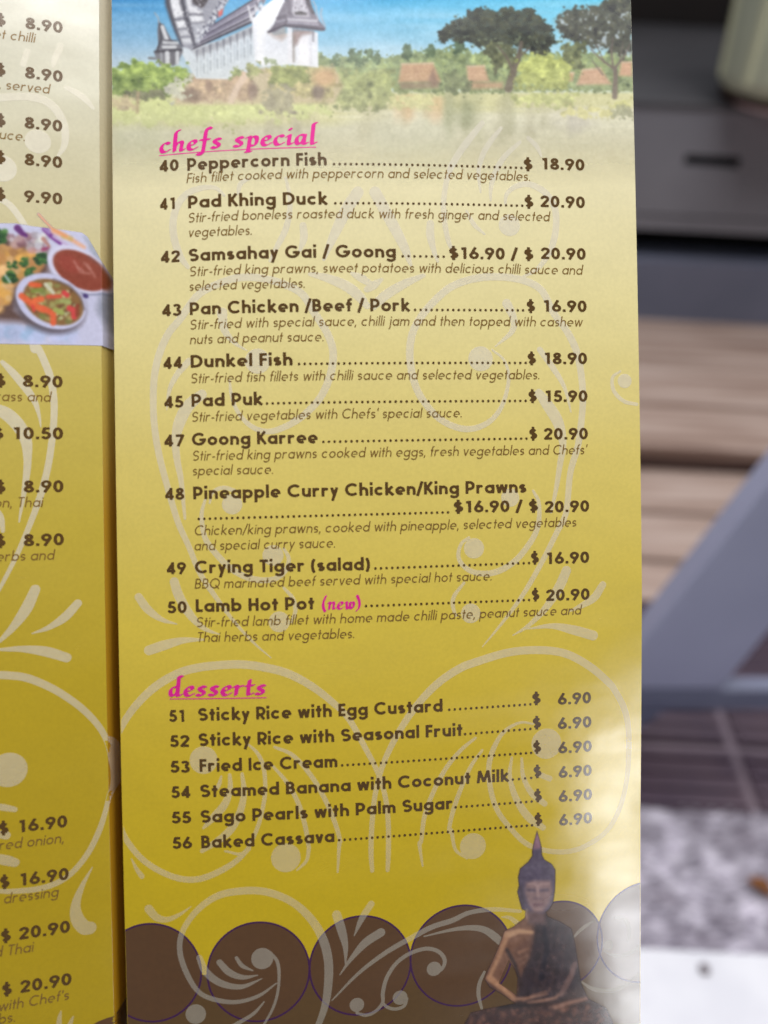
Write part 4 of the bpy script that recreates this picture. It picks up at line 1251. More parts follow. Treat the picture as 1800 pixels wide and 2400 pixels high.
# terrace wall and rocks under the temple
cv.poly(Z1([(470, 560), (560, 480), (960, 440), (1500, 430), (1560, 560), (1500, 670), (470, 680)]), (186, 170, 138), 5, .95)
foliage(Z1([(580, 500), (700, 490), (830, 470), (960, 460), (970, 650), (760, 660), (470, 660)]), (182, 154, 128), 420, (2, 6), 16, 5)
foliage(Z1([(1050, 440), (1250, 420), (1500, 440), (1530, 560), (1480, 640), (1100, 620)]), (176, 166, 118), 520, (2, 6), 18, 6)
foliage(Z1([(1080, 420), (1200, 400), (1320, 430), (1330, 520), (1200, 580), (1090, 540)]), (140, 148, 92), 420, (2, 6), 22, 6)
for x, y, rx, ry, c in ((1400, 595, 15, 18, (100, 84, 82)), (570, 615, 24, 17, (108, 88, 80)), (975, 590, 12, 19, (116, 94, 88)), (690, 560, 9, 12, (132, 106, 94)), (880, 580, 8, 14, (150, 122, 104))):
    cv.ell(*Z1([(x, y)])[0], rx, ry, c, soft=.7, a=.85)
cv.line(Z1([(950, 460), (880, 555), (835, 650)]), (212, 188, 170), 15, 4, .9)
cv.ell(*Z1([(1440, 505)])[0], 27, 20, (200, 158, 122), soft=.8, a=.8)
foliage(Z1([(1040, 590), (1150, 560), (1240, 590), (1240, 740), (1040, 720)]), (150, 144, 120), 240, (3, 8), 14, 8)

# hall wall with a row of narrow windows under the eave
cv.poly(T1([(255, 370), (290, 330), (370, 350), (560, 300), (800, 190), (830, 195), (835, 560), (690, 520), (620, 590), (380, 585), (330, 500)]), (200, 208, 216), 1.2)
cv.poly(T1([(340, 372), (560, 305), (830, 175), (832, 230), (600, 340), (400, 420)]), (150, 150, 158), 5, .75)
for k in range(9):
    x, y = 385 + k * 50, 455 - k * 20
    cv.poly(T1([(x - 12, y - 80), (x + 10, y - 88), (x + 4, y + 12)]), (112, 114, 124), 1.6, .8)
    cv.line(T1([(x + 28, y - 20), (x + 29, y + 110)]), (168, 178, 188), 3, 2.0, .7)
    cv.line(T1([(x + 16, y - 40), (x + 17, y + 120)]), (214, 220, 226), 3, 2.0, .6)
    cv.line(T1([(x + 2, y + 40), (x + 4, y + 110)]), (146, 156, 166), 3.0, 1.6, .8)
# long roof: sloping tiers, light tiles over dark edges
R0, R1, E0, E1 = np.array(T1([(500, 185)]))[0], np.array(T1([(880, -55)]))[0], np.array(T1([(345, 372)]))[0], np.array(T1([(800, 165)]))[0]
cv.poly([tuple(R0), tuple(R1), tuple(E1), tuple(E0)], (104, 100, 118), 1.2)
for f0, f1, c in ((0, .09, (58, 54, 68)), (.09, .30, (128, 124, 142)), (.30, .40, (168, 166, 180)), (.40, .48, (66, 62, 78)), (.48, .66, (120, 116, 134)), (.66, .74, (176, 174, 186)), (.74, .82, (62, 58, 72)), (.82, .93, (140, 138, 150)), (.93, 1.02, (54, 50, 60))):
    q = [R0 + (E0 - R0) * f0, R1 + (E1 - R1) * f0, R1 + (E1 - R1) * f1, R0 + (E0 - R0) * f1]
    cv.poly([tuple(p_) for p_ in q], c, 1.1, .95)
# main gables stepping back to the left: pale tiers between dark barge boards, a carved silver board to the right
pale, dk = (224, 225, 230), (54, 52, 62)
cv.poly(T1([(165, -330), (640, -330), (625, 0), (505, 185), (440, 245), (350, 372), (275, 345), (225, 230), (185, 120), (160, 50)]), (146, 147, 158), 1.2)
for pts, c in (([(185, -200), (262, -200), (268, 20), (288, 110), (212, 138), (190, 50)], pale), ([(216, 156), (296, 150), (312, 204), (234, 212)], pale), ([(240, 224), (318, 218), (332, 262), (254, 270)], (196, 197, 204)), ([(260, 284), (342, 278), (356, 322), (282, 328)], (208, 210, 216)),
               ([(300, -200), (332, -200), (345, 40), (425, 84), (420, 102), (332, 100), (308, 40)], (212, 212, 218)), ([(330, 118), (425, 116), (438, 160), (348, 166)], pale), ([(350, 176), (450, 166), (420, 240), (372, 246)], (172, 174, 184)), ([(366, 256), (420, 244), (388, 308), (374, 312)], (198, 200, 206))):
    cv.poly(T1(pts), c, 3.5, .92)
cv.poly(T1([(345, -200), (480, -200), (470, 0), (428, 62), (352, 26)]), (62, 54, 58), 2.5, .95)
for pts, w0 in (([(163, -200), (168, 30), (200, 140), (235, 240), (272, 345)], 14), ([(268, -200), (276, 20), (304, 120), (336, 220), (368, 335)], 13)):
    cv.line(T1(pts), dk, w0, 4.0, .85, 6)
for pts, c, w_ in (([(213, 147), (292, 143)], (74, 72, 82), 2.6), ([(238, 218), (318, 212)], (104, 104, 114), 2.2), ([(256, 277), (338, 270)], (104, 104, 114), 2.2), ([(330, 108), (428, 108)], (74, 72, 82), 3), ([(350, 171), (445, 164)], (110, 110, 120), 2.4)):
    cv.line(T1(pts), c, w_ * 1.3, 3.2, .75)
for _ in range(150):
    x, y = rng.uniform(185, 440), rng.uniform(-40, 320)
    if x > 180 + max(0, y) * .32 and x < 470 - max(0, y) * .2:
        cv.ell(*T1([(x, y)])[0], rng.uniform(1.0, 3.0), rng.uniform(1.2, 3.4), (232, 233, 237) if rng.random() < .6 else (146, 146, 158), soft=.9, a=.4)
board = T1([(606, -40), (548, 60), (502, 150), (450, 222), (388, 306)])
cv.line(board, (176, 178, 190), 15, 2.5, .95, 8)
for _ in range(90):
    q = rng.uniform(0, 4)
    i_ = min(3, int(q))
    x = board[i_][0] + (board[i_ + 1][0] - board[i_][0]) * (q - i_) + rng.uniform(-8, 8)
    y = board[i_][1] + (board[i_ + 1][1] - board[i_][1]) * (q - i_) + rng.uniform(-3, 3)
    cv.ell(x, y, rng.uniform(1.4, 3.2), rng.uniform(1.8, 4), (214, 216, 222) if rng.random() < .5 else (72, 72, 88), soft=.9, a=.7)
cv.poly(T1([(545, 90), (585, 62), (575, 110), (548, 132)]), (206, 88, 78), 2, .9)
# gable end of the long roof
for _ in range(34):
    q = rng.uniform(0, 1)
    x, y = 880 - 90 * q + rng.uniform(-30, 24), -10 + 160 * q
    cv.ell(*T1([(x, y)])[0], rng.uniform(2, 4.5), rng.uniform(2.5, 6), (206, 206, 214) if rng.random() < .65 else (92, 88, 104), soft=.9, a=.8)
cv.line(T1([(768, 50), (790, 130), (830, 140)]), (210, 210, 216), 5, 1.8, .9)
cv.poly(T1([(800, 182), (828, 178), (822, 204), (798, 204)]), (206, 106, 92), 2, .85)
# left turret
cv.poly(T1([(70, 400), (98, 330), (92, 230), (100, 150), (112, 170), (140, 182), (165, 235), (200, 300), (265, 330), (280, 390), (240, 480), (110, 490)]), (108, 108, 116), 1.5)
for pts, c, w_ in (([(72, 96), (98, 130), (104, 170)], (150, 152, 158), 3), ([(110, 180), (120, 290), (90, 380)], (70, 70, 78), 5), ([(128, 200), (160, 290)], (206, 208, 212), 9), ([(140, 316), (240, 320)], (196, 198, 202), 7), ([(135, 350), (225, 350)], (206, 208, 212), 7), ([(75, 385), (270, 372)], (62, 60, 68), 6), ([(150, 300), (235, 302)], (72, 70, 78), 3),
                   ([(120, 400), (122, 480)], (150, 152, 160), 6), ([(165, 395), (168, 480)], (204, 206, 212), 11), ([(205, 392), (208, 480)], (94, 92, 100), 7), ([(240, 390), (240, 470)], (196, 198, 204), 8), ([(30, 432), (90, 436)], (110, 112, 116), 6)):
    cv.line(T1(pts), c, w_, 1.4, .92)
# end bay: bright corner, porch with its own tiered roof
cv.poly(T2([(120, 190), (225, 60), (400, -60), (440, 40), (370, 160), (290, 290), (330, 330), (500, 300), (620, 290), (735, 300), (738, 628), (470, 600), (230, 620), (150, 560)]), (218, 221, 228), 1.2)
cv.poly(T2([(155, 175), (300, 30), (420, -60), (360, 150), (250, 300), (220, 620), (160, 540)]), (236, 237, 241), 6, .8)
cv.poly(T2([(270, 300), (440, 230), (450, 330), (400, 380), (330, 350)]), (164, 146, 138), 6, .7)
cv.poly(T2([(490, 255), (700, 280), (690, 310), (590, 330), (540, 420), (510, 420), (495, 330)]), (138, 114, 110), 5, .75)
cv.poly(T2([(492, 300), (520, 330), (520, 580), (498, 580)]), (134, 124, 120), 3, .8)
cv.poly(T2([(450, 250), (495, 255), (492, 585), (455, 580)]), (222, 222, 228), 2, .9)
cv.poly(T2([(560, 360), (650, 330), (655, 600), (550, 600)]), (232, 230, 234), 5, .8)
cv.line(T2([(690, 300), (690, 380)]), (128, 126, 136), 5, 2, .8)
cv.line(T2([(665, 350), (668, 610)]), (206, 206, 214), 5, 2.5, .8)
cv.poly(T2([(270, 300), (330, 220), (370, 120), (440, -20), (520, -200), (620, -200), (680, 60), (700, 110), (745, 190), (810, 265), (770, 290), (620, 265), (460, 250), (430, 240), (330, 300)]), (112, 106, 120), 1.3)
for pts, c, w_ in (([(275, 298), (350, 262), (440, 232)], (70, 64, 76), 5), ([(445, 240), (620, 255), (790, 275)], (74, 68, 80), 6), ([(450, 205), (600, 215), (730, 228)], (150, 146, 160), 6), ([(450, 180), (600, 186), (720, 196)], (188, 186, 196), 6), ([(360, 170), (430, 150), (440, 200)], (84, 78, 92), 7), ([(350, 205), (430, 186)], (140, 136, 150), 5),
                   ([(620, -60), (650, 40), (690, 120)], (66, 58, 68), 8), ([(440, -20), (470, 60), (480, 120)], (96, 90, 104), 10), ([(520, 120), (630, 128)], (48, 42, 48), 8), ([(450, 165), (740, 180)], (132, 126, 140), 3)):
    cv.line(T2(pts), c, w_, 1.3, .92)
cv.poly(T2([(510, -60), (590, -60), (640, 90), (660, 160), (520, 150), (490, 110), (500, 20)]), (190, 188, 198), 3, .85)
cv.poly(T2([(520, 112), (575, 104), (632, 122), (628, 140), (525, 138)]), (50, 44, 50), 2, .95)
for _ in range(34):
    cv.ell(*T2([(rng.uniform(490, 640), rng.uniform(-60, 110))])[0], rng.uniform(1.2, 2.8), rng.uniform(1.4, 3), (206, 204, 212) if rng.random() < .6 else (118, 112, 124), soft=.9, a=.7)
for pts in ([(770, 80), (760, 130), (775, 190), (800, 240)], [(690, 10), (715, 60), (735, 180)]):
    cv.line(T2(pts), (164, 160, 172), 3.5, 1.6, .85)
foliage(T2([(220, 540), (330, 535), (340, 590), (240, 600)]), (160, 172, 140), 60, (1.5, 4), 18, 6)
foliage(T1([(760, 480), (850, 470), (870, 560), (760, 580)]), (150, 154, 104), 130, (2, 5), 20, 5)
foliage(T1([(640, 520), (700, 505), (715, 560), (640, 580)]), (140, 152, 100), 90, (2, 5), 20, 5)
# big tree on the left bank
foliage(Z1([(40, 450), (130, 408), (250, 392), (350, 400), (420, 424), (520, 430), (572, 500), (545, 580), (450, 620), (300, 640), (180, 612), (60, 600)]), (118, 142, 66), 1500, (2, 7), 34, 7)
foliage(Z1([(170, 590), (400, 570), (400, 640), (190, 655)]), (104, 106, 80), 160, (2, 6), 14, 7)
cv.line(Z1([(232, 600), (225, 725)]), (150, 126, 100), 7, 3, .9)
foliage(Z1([(60, 640), (210, 640), (210, 700), (60, 700)]), (198, 180, 140), 120, (2, 6), 18, 7)
foliage(Z1([(400, 560), (570, 500), (560, 620), (450, 660)]), (196, 196, 178), 120, (3, 7), 12, 9)
# houses on the far bank
for pts, c in (([(255, 378), (440, 372), (485, 480), (235, 486)], (196, 152, 124)), ([(640, 392), (742, 388), (770, 478), (640, 482)], (200, 156, 130)), ([(1320, 412), (1425, 402), (1490, 496), (1285, 500)], (204, 158, 134)),
               ([(1550, 366), (1612, 366), (1612, 450), (1535, 446)], (206, 156, 130)), ([(1180, 430), (1270, 430), (1260, 478), (1180, 478)], (198, 156, 122))):
    cv.poly(Z2(pts), c, 4, .85)
    (ax, ay), (bx, by) = pts[0], pts[1]
    cv.line(Z2([(ax, ay), (bx, by)]), (216, 184, 164), 3, 2, .8)
    for q in np.linspace(.2, .9, 4):
        cv.line(Z2([(ax + (pts[3][0] - ax) * q, ay + (pts[3][1] - ay) * q), (bx + (pts[2][0] - bx) * q, by + (pts[2][1] - by) * q)]), (178, 132, 108), 1.6, 1.5, .5)
cv.poly(Z2([(240, 488), (480, 483), (470, 520), (250, 525)]), (140, 118, 102), 4, .8)
cv.poly(Z2([(412, 470), (440, 405), (474, 490), (440, 510)]), (126, 100, 90), 4, .8)
cv.poly(Z2([(640, 485), (850, 485), (850, 520), (640, 525)]), (182, 140, 114), 5, .8)
foliage(Z2([(500, 430), (650, 430), (650, 540), (500, 540)]), (114, 124, 92), 160, (2, 6), 18, 6)
# spreading trees
crown = Z2([(450, 252), (500, 170), (560, 110), (640, 82), (720, 46), (800, 54), (870, 40), (950, 50), (1025, 44), (1090, 100), (1150, 160), (1165, 250), (1100, 330), (1000, 320), (920, 270), (820, 300), (740, 300), (640, 245), (560, 240)])
foliage(crown, (58, 60, 47), 2000, (1.5, 5), 15, 4)
foliage(Z2([(720, 250), (900, 240), (960, 380), (800, 420)]), (92, 96, 70), 300, (1.5, 5), 18, 7)
for _ in range(26):
    cv.ell(*Z2([(rng.uniform(600, 1120), rng.uniform(200, 310))])[0], rng.uniform(2, 5), rng.uniform(1.5, 4), (150, 164, 130), soft=.9, a=.5)
for pts, w0, w1 in (([(885, 520), (915, 420), (945, 330), (960, 250)], 20, 8), ([(915, 420), (870, 330), (820, 270)], 7, 3), ([(940, 340), (1010, 280)], 7, 3)):
    cv.line(Z2(pts), (96, 86, 76), w0, 2, .95, w1)
crown2 = Z2([(1155, 120), (1220, 60), (1330, 40), (1450, 22), (1480, -60), (1620, -60), (1620, 330), (1540, 330), (1450, 290), (1320, 280), (1230, 230), (1180, 180)])
cv.poly(crown2, (120, 128, 122), 8, .55)
keep_ = cv.C.copy()
foliage(crown2, (76, 76, 64), 1500, (1.5, 4.5), 16, 6)
hole = np.zeros(cv.X.shape)
hole = np.clip(LEAFY[1] * .9 + cv.field(6) * .7 - .75, 0, 1)
cv.mix(hole * cv.poly_mask(crown2, 4) * .8, (184, 198, 208))
foliage(Z2([(1180, 240), (1330, 250), (1330, 420), (1200, 420)]), (104, 110, 78), 300, (2, 5), 22, 7)
for pts, w0, w1 in (([(1510, 570), (1515, 460), (1512, 400)], 13, 9), ([(1512, 410), (1430, 350), (1370, 290)], 6, 2.5), ([(1512, 400), (1560, 340), (1600, 260)], 6, 2.5), ([(1500, 390), (1490, 300), (1500, 220)], 5, 2.5), ([(1440, 440), (1380, 360)], 3.5, 2), ([(1450, 370), (1400, 260)], 3, 1.5), ([(1540, 360), (1560, 250)], 3, 1.5)):
    cv.line(Z2(pts), (104, 92, 86), w0, 1.8, .95, w1)
# near-bank shrubs
foliage(Z2([(940, 350), (1060, 320), (1180, 330), (1260, 380), (1240, 520), (930, 520)]), (168, 176, 102), 800, (2, 6), 24, 8)
foliage(Z2([(905, 560), (1000, 540), (1290, 545), (1290, 625), (930, 630)]), (180, 186, 122), 500, (2, 6), 22, 8)
foliage(Z2([(1480, 596), (1615, 590), (1615, 640), (1480, 640)]), (190, 190, 122), 160, (2, 6), 14, 6)
foliage(Z2([(1480, 630), (1615, 630), (1615, 690), (1480, 690)]), (146, 148, 118), 120, (2, 6), 10, 7)
foliage(Z2([(1200, 645), (1480, 640), (1480, 690), (1200, 690)]), (206, 202, 138), 160, (3, 8), 10, 8)
foliage(Z2([(190, 565), (420, 560), (420, 625), (190, 635)]), (202, 200, 144), 120, (3, 8), 10, 8)
# the printed picture pales towards its foot
cv.mix(np.clip((cv.Y - 105) / 170, 0, 1) * .36, (226, 219, 188))
cv.noise(5, 3.4)
cv.noise(2.5, 11)
cv.blur(2)
cv.A = np.clip((440 - cv.Y) / 165, 0, 1) ** .9
cv.build('temple_picture', right, False, .006, 1.12)

# ---- seated bronze statue at the foot
cv = Canvas(1075, 1455, 1940, 2440, 2.0)
cv.C[:] = (78, 54, 50)
body = [(735, 800), (650, 865), (580, 900), (552, 980), (500, 1100), (452, 1200), (432, 1260), (470, 1320), (560, 1370), (660, 1440), (560, 1460), (450, 1480), (330, 1510), (280, 1600), (240, 1800), (1460, 1800), (1400, 1600), (1350, 1490), (1210, 1410), (1160, 1300), (1135, 1150), (1112, 1000), (1085, 885), (1000, 830), (905, 790), (885, 740), (740, 740)]
head = [(825, 150), (842, 205), (858, 270), (862, 330), (880, 365), (935, 398), (962, 440), (962, 520), (958, 600), (945, 690), (915, 740), (870, 775), (780, 770), (735, 745), (712, 735), (692, 665), (678, 605), (690, 560), (683, 500), (698, 432), (758, 382), (790, 335), (788, 300), (802, 235)]
gap = [(615, 1120), (655, 1180), (680, 1250), (672, 1380), (600, 1330), (540, 1290), (575, 1210)]
A = np.maximum(cv.poly_mask(ZD(body), 1.8), cv.poly_mask(ZD(head), 1.8))
cv.A = A * (1 - cv.poly_mask(ZD(gap), 1.5))
# robe, skin, hair
cv.poly(ZD([(735, 800), (580, 890), (430, 1260), (660, 1450), (700, 1300), (760, 1000), (860, 830)]), (134, 92, 70), 4)
cv.poly(ZD([(800, 800), (905, 790), (1085, 885), (1160, 1300), (1000, 1420), (680, 1400), (690, 1260), (760, 1080), (800, 920)]), (58, 42, 48), 8)
for q in np.linspace(0, 1, 9):
    cv.line(ZD([(880 + 190 * q, 830 + 60 * q), (840 + 210 * q, 1050), (760 + 260 * q, 1390 - 20 * q)]), (96, 72, 70) if int(q * 8) % 2 else (40, 28, 38), 6, 5, .45)
cv.clumps(ZD([(860, 860), (1080, 880), (1150, 1300), (900, 1400), (740, 1350), (800, 1000)]), [(70, 54, 64), (50, 38, 50), (88, 66, 70), (62, 48, 58)], 260, 2, 7, soft=1.0, a=.4)
cv.poly(ZD([(650, 1040), (740, 960), (800, 940), (770, 1100), (700, 1230)]), (120, 82, 66), 6)
for pts, c, w0, w1 in (([(600, 930), (690, 900), (790, 910)], (214, 166, 128), 16, 8), ([(590, 960), (540, 1090), (480, 1220)], (196, 144, 108), 12, 9), ([(470, 1250), (560, 1320), (650, 1400)], (204, 150, 112), 15, 9), ([(640, 1410), (760, 1400), (900, 1370)], (186, 138, 112), 9, 4),
                       ([(690, 1060), (760, 1030)], (176, 128, 102), 7, 3), ([(700, 1110), (760, 1080)], (150, 108, 88), 5, 3), ([(690, 1160), (750, 1120)], (140, 98, 80), 5, 3), ([(760, 1440), (960, 1400), (1010, 1360)], (180, 134, 112), 8, 6),
                       ([(1010, 1370), (1080, 1240), (1110, 1150)], (130, 98, 92), 14, 12), ([(930, 1480), (1060, 1440), (1200, 1410)], (172, 126, 106), 12, 8), ([(740, 770), (770, 830)], (188, 148, 126), 12, 8), ([(720, 1420), (800, 1375), (920, 1345)], (170, 122, 98), 4, 2),
                       ([(880, 880), (900, 1050), (860, 1250)], (36, 28, 42), 10, 14), ([(600, 1040), (660, 1150), (700, 1300)], (58, 40, 40), 8, 10)):
    cv.line(ZD(pts), c, w0, 2.5, .9, w2=w1)
for _ in range(150):                                  # bronze flecks of the robe's pattern
    x, y = rng.uniform(790, 1120), rng.uniform(850, 1390)
    if x > 1010 - (y - 850) * .45 and x < 1075 + (y - 850) * .1:
        cv.ell(*ZD([(x, y)])[0], rng.uniform(.9, 2.0), rng.uniform(1.2, 3.2), (138, 100, 88), soft=1.0, a=.45)
cv.clumps(ZD([(280, 1500), (650, 1450), (1350, 1480), (1400, 1700), (250, 1700)]), [(126, 82, 68), (96, 64, 58), (74, 48, 48), (152, 104, 84), (66, 44, 46)], 620, 2, 7, soft=1.0, a=.55)
cv.poly(ZD([(560, 1420), (680, 1440), (900, 1440), (700, 1480), (520, 1480)]), (40, 28, 32), 4, .85)
cv.poly(ZD(head), (92, 78, 100), 2)
cv.poly(ZD([(825, 150), (842, 205), (855, 280), (795, 290), (805, 225)]), (160, 116, 132), 2)
cv.clumps(ZD([(700, 430), (860, 350), (950, 420), (955, 510), (690, 520)]), [(104, 92, 116), (80, 66, 92)], 110, 2, 4, a=.6)
cv.poly(ZD([(742, 540), (800, 522), (930, 522), (942, 610), (920, 690), (870, 755), (810, 765), (760, 700), (735, 610)]), (150, 118, 118), 4)
cv.poly(ZD([(690, 560), (715, 560), (735, 680), (725, 740), (700, 680)]), (74, 58, 74), 3)
cv.line(ZD([(760, 548), (800, 545), (825, 565), (860, 548), (915, 545)]), (196, 160, 156), 3.5, 1.5, .8)
for e in ([(755, 592), (808, 596)], [(850, 596), (905, 592)]):
    cv.line(ZD(e), (84, 66, 86), 6, 2.5, .85)
cv.line(ZD([(830, 570), (832, 650)]), (186, 150, 146), 5, 2, .8)
cv.line(ZD([(805, 655), (855, 655)]), (98, 74, 86), 4, 2, .7)
cv.line(ZD([(798, 700), (830, 705), (868, 698)]), (112, 74, 84), 4, 1.6, .9)
cv.line(ZD([(800, 740), (860, 740)]), (186, 150, 142), 5, 3, .6)
cv.poly(ZD([(745, 745), (880, 770), (890, 850), (760, 850)]), (116, 88, 88), 5)
cv.line(ZD([(748, 740), (735, 775)]), (206, 190, 150), 4, 2, .8)
cv.noise(6, 3.5)
cv.noise(5, 9)
cv.blur(2)
cv.build('statue_picture', right, False, .017, .94)

# ---- plate of food on the cut-off leaf
cv = Canvas(-150, 272, 498, 816, 1.6)
cv.C[:] = (196, 196, 222)
out = ZL([(-900, 120), (0, 130), (200, 130), (420, 168), (800, 212), (1060, 250), (1130, 300), (1230, 470), (1380, 740), (1500, 960), (1500, 1716), (0, 1690), (-900, 1680)])
cv.A = cv.poly_mask(out, 1.0)
cv.poly(ZL([(1180, 420), (1500, 960), (1500, 1500), (1380, 1480), (1250, 1250), (1330, 900)]), (128, 132, 146), 10, .8)
cv.poly(ZL([(1150, 330), (1230, 470), (1340, 680), (1180, 480), (1080, 300)]), (150, 158, 170), 6, .8)
cv.clumps(ZL([(-800, 1450), (1000, 1500), (1000, 1640), (-800, 1640)]), [(168, 182, 216), (190, 192, 226), (150, 180, 214)], 90, 10, 24, a=.5)
# shadow-coloured sauce and meat on the plate
cv.poly(ZL([(-900, 300), (60, 300), (400, 380), (620, 460), (640, 760), (420, 900), (230, 1000), (200, 1250), (420, 1420), (150, 1400), (-900, 1350)]), (96, 72, 66), 10)
cv.clumps(ZL([(-850, 420), (260, 410), (420, 520), (520, 720), (330, 850), (180, 950), (80, 1240), (-850, 1240)]), [(206, 164, 112), (222, 182, 128), (190, 142, 88), (176, 126, 76), (212, 160, 80)], 420, 7, 18, a=.8)
cv.clumps(ZL([(-700, 180), (60, 250), (420, 260), (600, 420), (520, 560), (320, 420), (-700, 420)]), [(160, 120, 128), (120, 84, 92), (178, 150, 150), (200, 190, 196)], 140, 5, 12, a=.7)
cv.clumps(ZL([(450, 260), (600, 280), (620, 440), (480, 420)]), [(206, 208, 206), (190, 186, 196)], 18, 6, 12)
for pts, w0, w1, c in (([(225, 190), (290, 260), (340, 290)], 16, 8, (92, 36, 108)), ([(580, 200), (660, 290), (780, 385)], 14, 9, (108, 44, 128)), ([(560, 180), (640, 250)], 8, 8, (158, 130, 190)), ([(700, 300), (900, 430)], 8, 5, (190, 170, 206)),
                       ([(560, 330), (640, 430)], 10, 6, (176, 126, 116)), ([(560, 470), (620, 450)], 9, 6, (150, 60, 100))):
    cv.line(ZL(pts), c, w0, 2, .95, w1)
cv.line(ZL([(700, 225), (860, 300), (1090, 440)]), (226, 162, 122), 14, 3, .85, 8)
cv.line(ZL([(820, 300), (920, 330)]), (196, 170, 90), 10, 3, .7)
for x, y, r in ((10, 270, 16), (0, 340, 18), (160, 660, 9), (310, 630, 12), (510, 570, 17), (540, 600, 11), (370, 760, 12), (110, 800, 17), (150, 850, 13), (-200, 600, 14), (-350, 800, 14)):
    cv.clumps(ZL([(x - 60, y - 55), (x + 60, y - 55), (x + 60, y + 55), (x - 60, y + 55)]), [(52, 96, 46), (78, 124, 60), (36, 70, 40)], 12, r * .3, r * .62, a=.9)
cv.line(ZL([(70, 810), (130, 890)]), (196, 214, 220), 5, 2, .8)
# red sauce bowl
th = .52
cv.ell(*ZL([(1030, 745)])[0], 80, 47, (112, 116, 140), th, .1)
cv.ell(*ZL([(1018, 728)])[0], 80, 47, (206, 204, 228), th, .06)
cv.ell(*ZL([(1040, 738)])[0], 70, 39, (136, 62, 44), th, .10)
cv.ell(*ZL([(900, 650)])[0], 30, 18, (150, 60, 46), th, .6, .7)
for pts in ([(960, 620), (1040, 760), (1160, 780)], [(1090, 640), (1180, 740), (1230, 820)], [(1010, 700), (1070, 740)], [(1130, 660), (1170, 720)]):
    cv.line(ZL(pts), (186, 126, 116), 5, 2.5, .65)
cv.line(ZL([(1150, 560), (1320, 680), (1400, 820)]), (110, 70, 66), 7, 4, .6)
# dip bowl with chopped vegetables
th = .42
cv.ell(*ZL([(640, 1180)])[0], 88, 66, (84, 72, 78), th, .2, .8)
cv.ell(*ZL([(660, 1140)])[0], 86, 61, (196, 196, 226), th, .05)
cv.ell(*ZL([(690, 1150)])[0], 74, 50, (134, 98, 56), th, .08)
el = [(690 + 74 * 5.0 * math.cos(a) * math.cos(th) - 48 * 5.0 * math.sin(a) * math.sin(th), 1150 + 74 * 5.0 * math.cos(a) * math.sin(th) + 48 * 5.0 * math.sin(a) * math.cos(th)) for a in np.linspace(0, 6.28, 20)]
cv.clumps(ZL(el), [(150, 152, 84), (120, 124, 66), (170, 160, 100), (110, 70, 44), (188, 190, 140)], 110, 4, 9, a=.8)
for pts, w0, c in (([(400, 920), (510, 935)], 12, (222, 96, 54)), ([(280, 1070), (420, 1180), (560, 1250)], 15, (224, 98, 56)), ([(450, 1130), (540, 1110)], 14, (228, 104, 60)), ([(560, 1230), (690, 1300), (690, 1420)], 14, (222, 96, 58)), ([(620, 1080), (780, 1075)], 10, (206, 84, 58)),
                   ([(830, 1030), (870, 1060)], 12, (206, 62, 64)), ([(900, 1230), (960, 1260), (960, 1340)], 14, (206, 66, 66)), ([(590, 920), (690, 1030)], 9, (206, 204, 180)), ([(800, 1130), (900, 1150)], 10, (160, 166, 100)), ([(420, 1010), (520, 990)], 10, (126, 138, 62)),
                   ([(720, 1250), (800, 1290)], 12, (158, 168, 88)), ([(1000, 1200), (1000, 1320)], 9, (140, 60, 40)), ([(420, 1200), (440, 1260)], 7, (212, 70, 60))):
    cv.line(ZL(pts), c, w0, 1.8, .95)
cv.line(ZL([(700, 860), (900, 940), (1040, 1080), (1090, 1240)]), (92, 76, 74), 6, 3, .6)
cv.ell(*ZL([(1110, 1070)])[0], 7, 5, (70, 56, 110), .5, .4)
cv.noise(4, 4)
cv.A = np.maximum(cv.A, 0)
# a strand of carrot that sticks out over the yellow
Fs = np.full(cv.X.shape, 1e9)
pts = ZL([(500, 10), (590, 110), (680, 200), (860, 300)])
for (x0, y0), (x1, y1) in zip(pts[:-1], pts[1:]):
    dx, dy = x1 - x0, y1 - y0
    t = np.clip(((cv.X - x0) * dx + (cv.Y - y0) * dy) / (dx * dx + dy * dy), 0, 1)
    Fs = np.minimum(Fs, np.hypot(cv.X - x0 - t * dx, cv.Y - y0 - t * dy) - 3.2)
ms = np.clip(.5 - Fs / 2.5, 0, 1)
cv.mix(ms * .9, (222, 150, 100))
cv.A = np.maximum(cv.A, ms)
cv.blur(3)
cv.build('food_picture', left, True, .017, .98)

# ================================================================== LAMPS (a bright opening up to the right, and unseen lamps added for the page and the deck)
def lamp_spot(px, py, dist):
    """A place for the lamp whose reflection the reader sees at that point of the right leaf."""
    u, v = page([px], [py])
    e = .5
    P = lambda a, b: surface(np.array([a]), np.array([b]), False, 0)[0]
    p0 = P(u[0], v[0])
    n = np.cross(P(u[0] + e, v[0]) - p0, P(u[0], v[0] - e) - p0)
    p = MENU_M @ Vector(p0)
    n = (MENU_M.to_3x3() @ Vector(n)).normalized()
    d = (p - CAM_M.translation).normalized()
    r = d - 2 * d.dot(n) * n
    return p, p + r * dist, r


p, loc, r = lamp_spot(1470, 2100, .75)
print('SHEEN LAMP', [round(x, 4) for x in loc], [round(x, 3) for x in r])
wl = area_lamp('window_light', loc, p, .12, SHEEN_W, (.95, .97, 1))
wl.data.shape = 'RECTANGLE'
wl.data.size_y = .36
key = MENU_M @ Vector((.03, .55, .22))
area_lamp('added_key_light', key, MENU_M @ Vector((.06, .03, 0)), .35, KEY_W, (1, .98, .95))  # unseen key lamp added above the page's top to brighten it
area_lamp('added_deck_light', (.75, 1.0, 2.3), (.75, 1.15, 0), 1.3, 27.0, (1, .98, .97))  # unseen lamp added overhead to brighten deck and cabinet


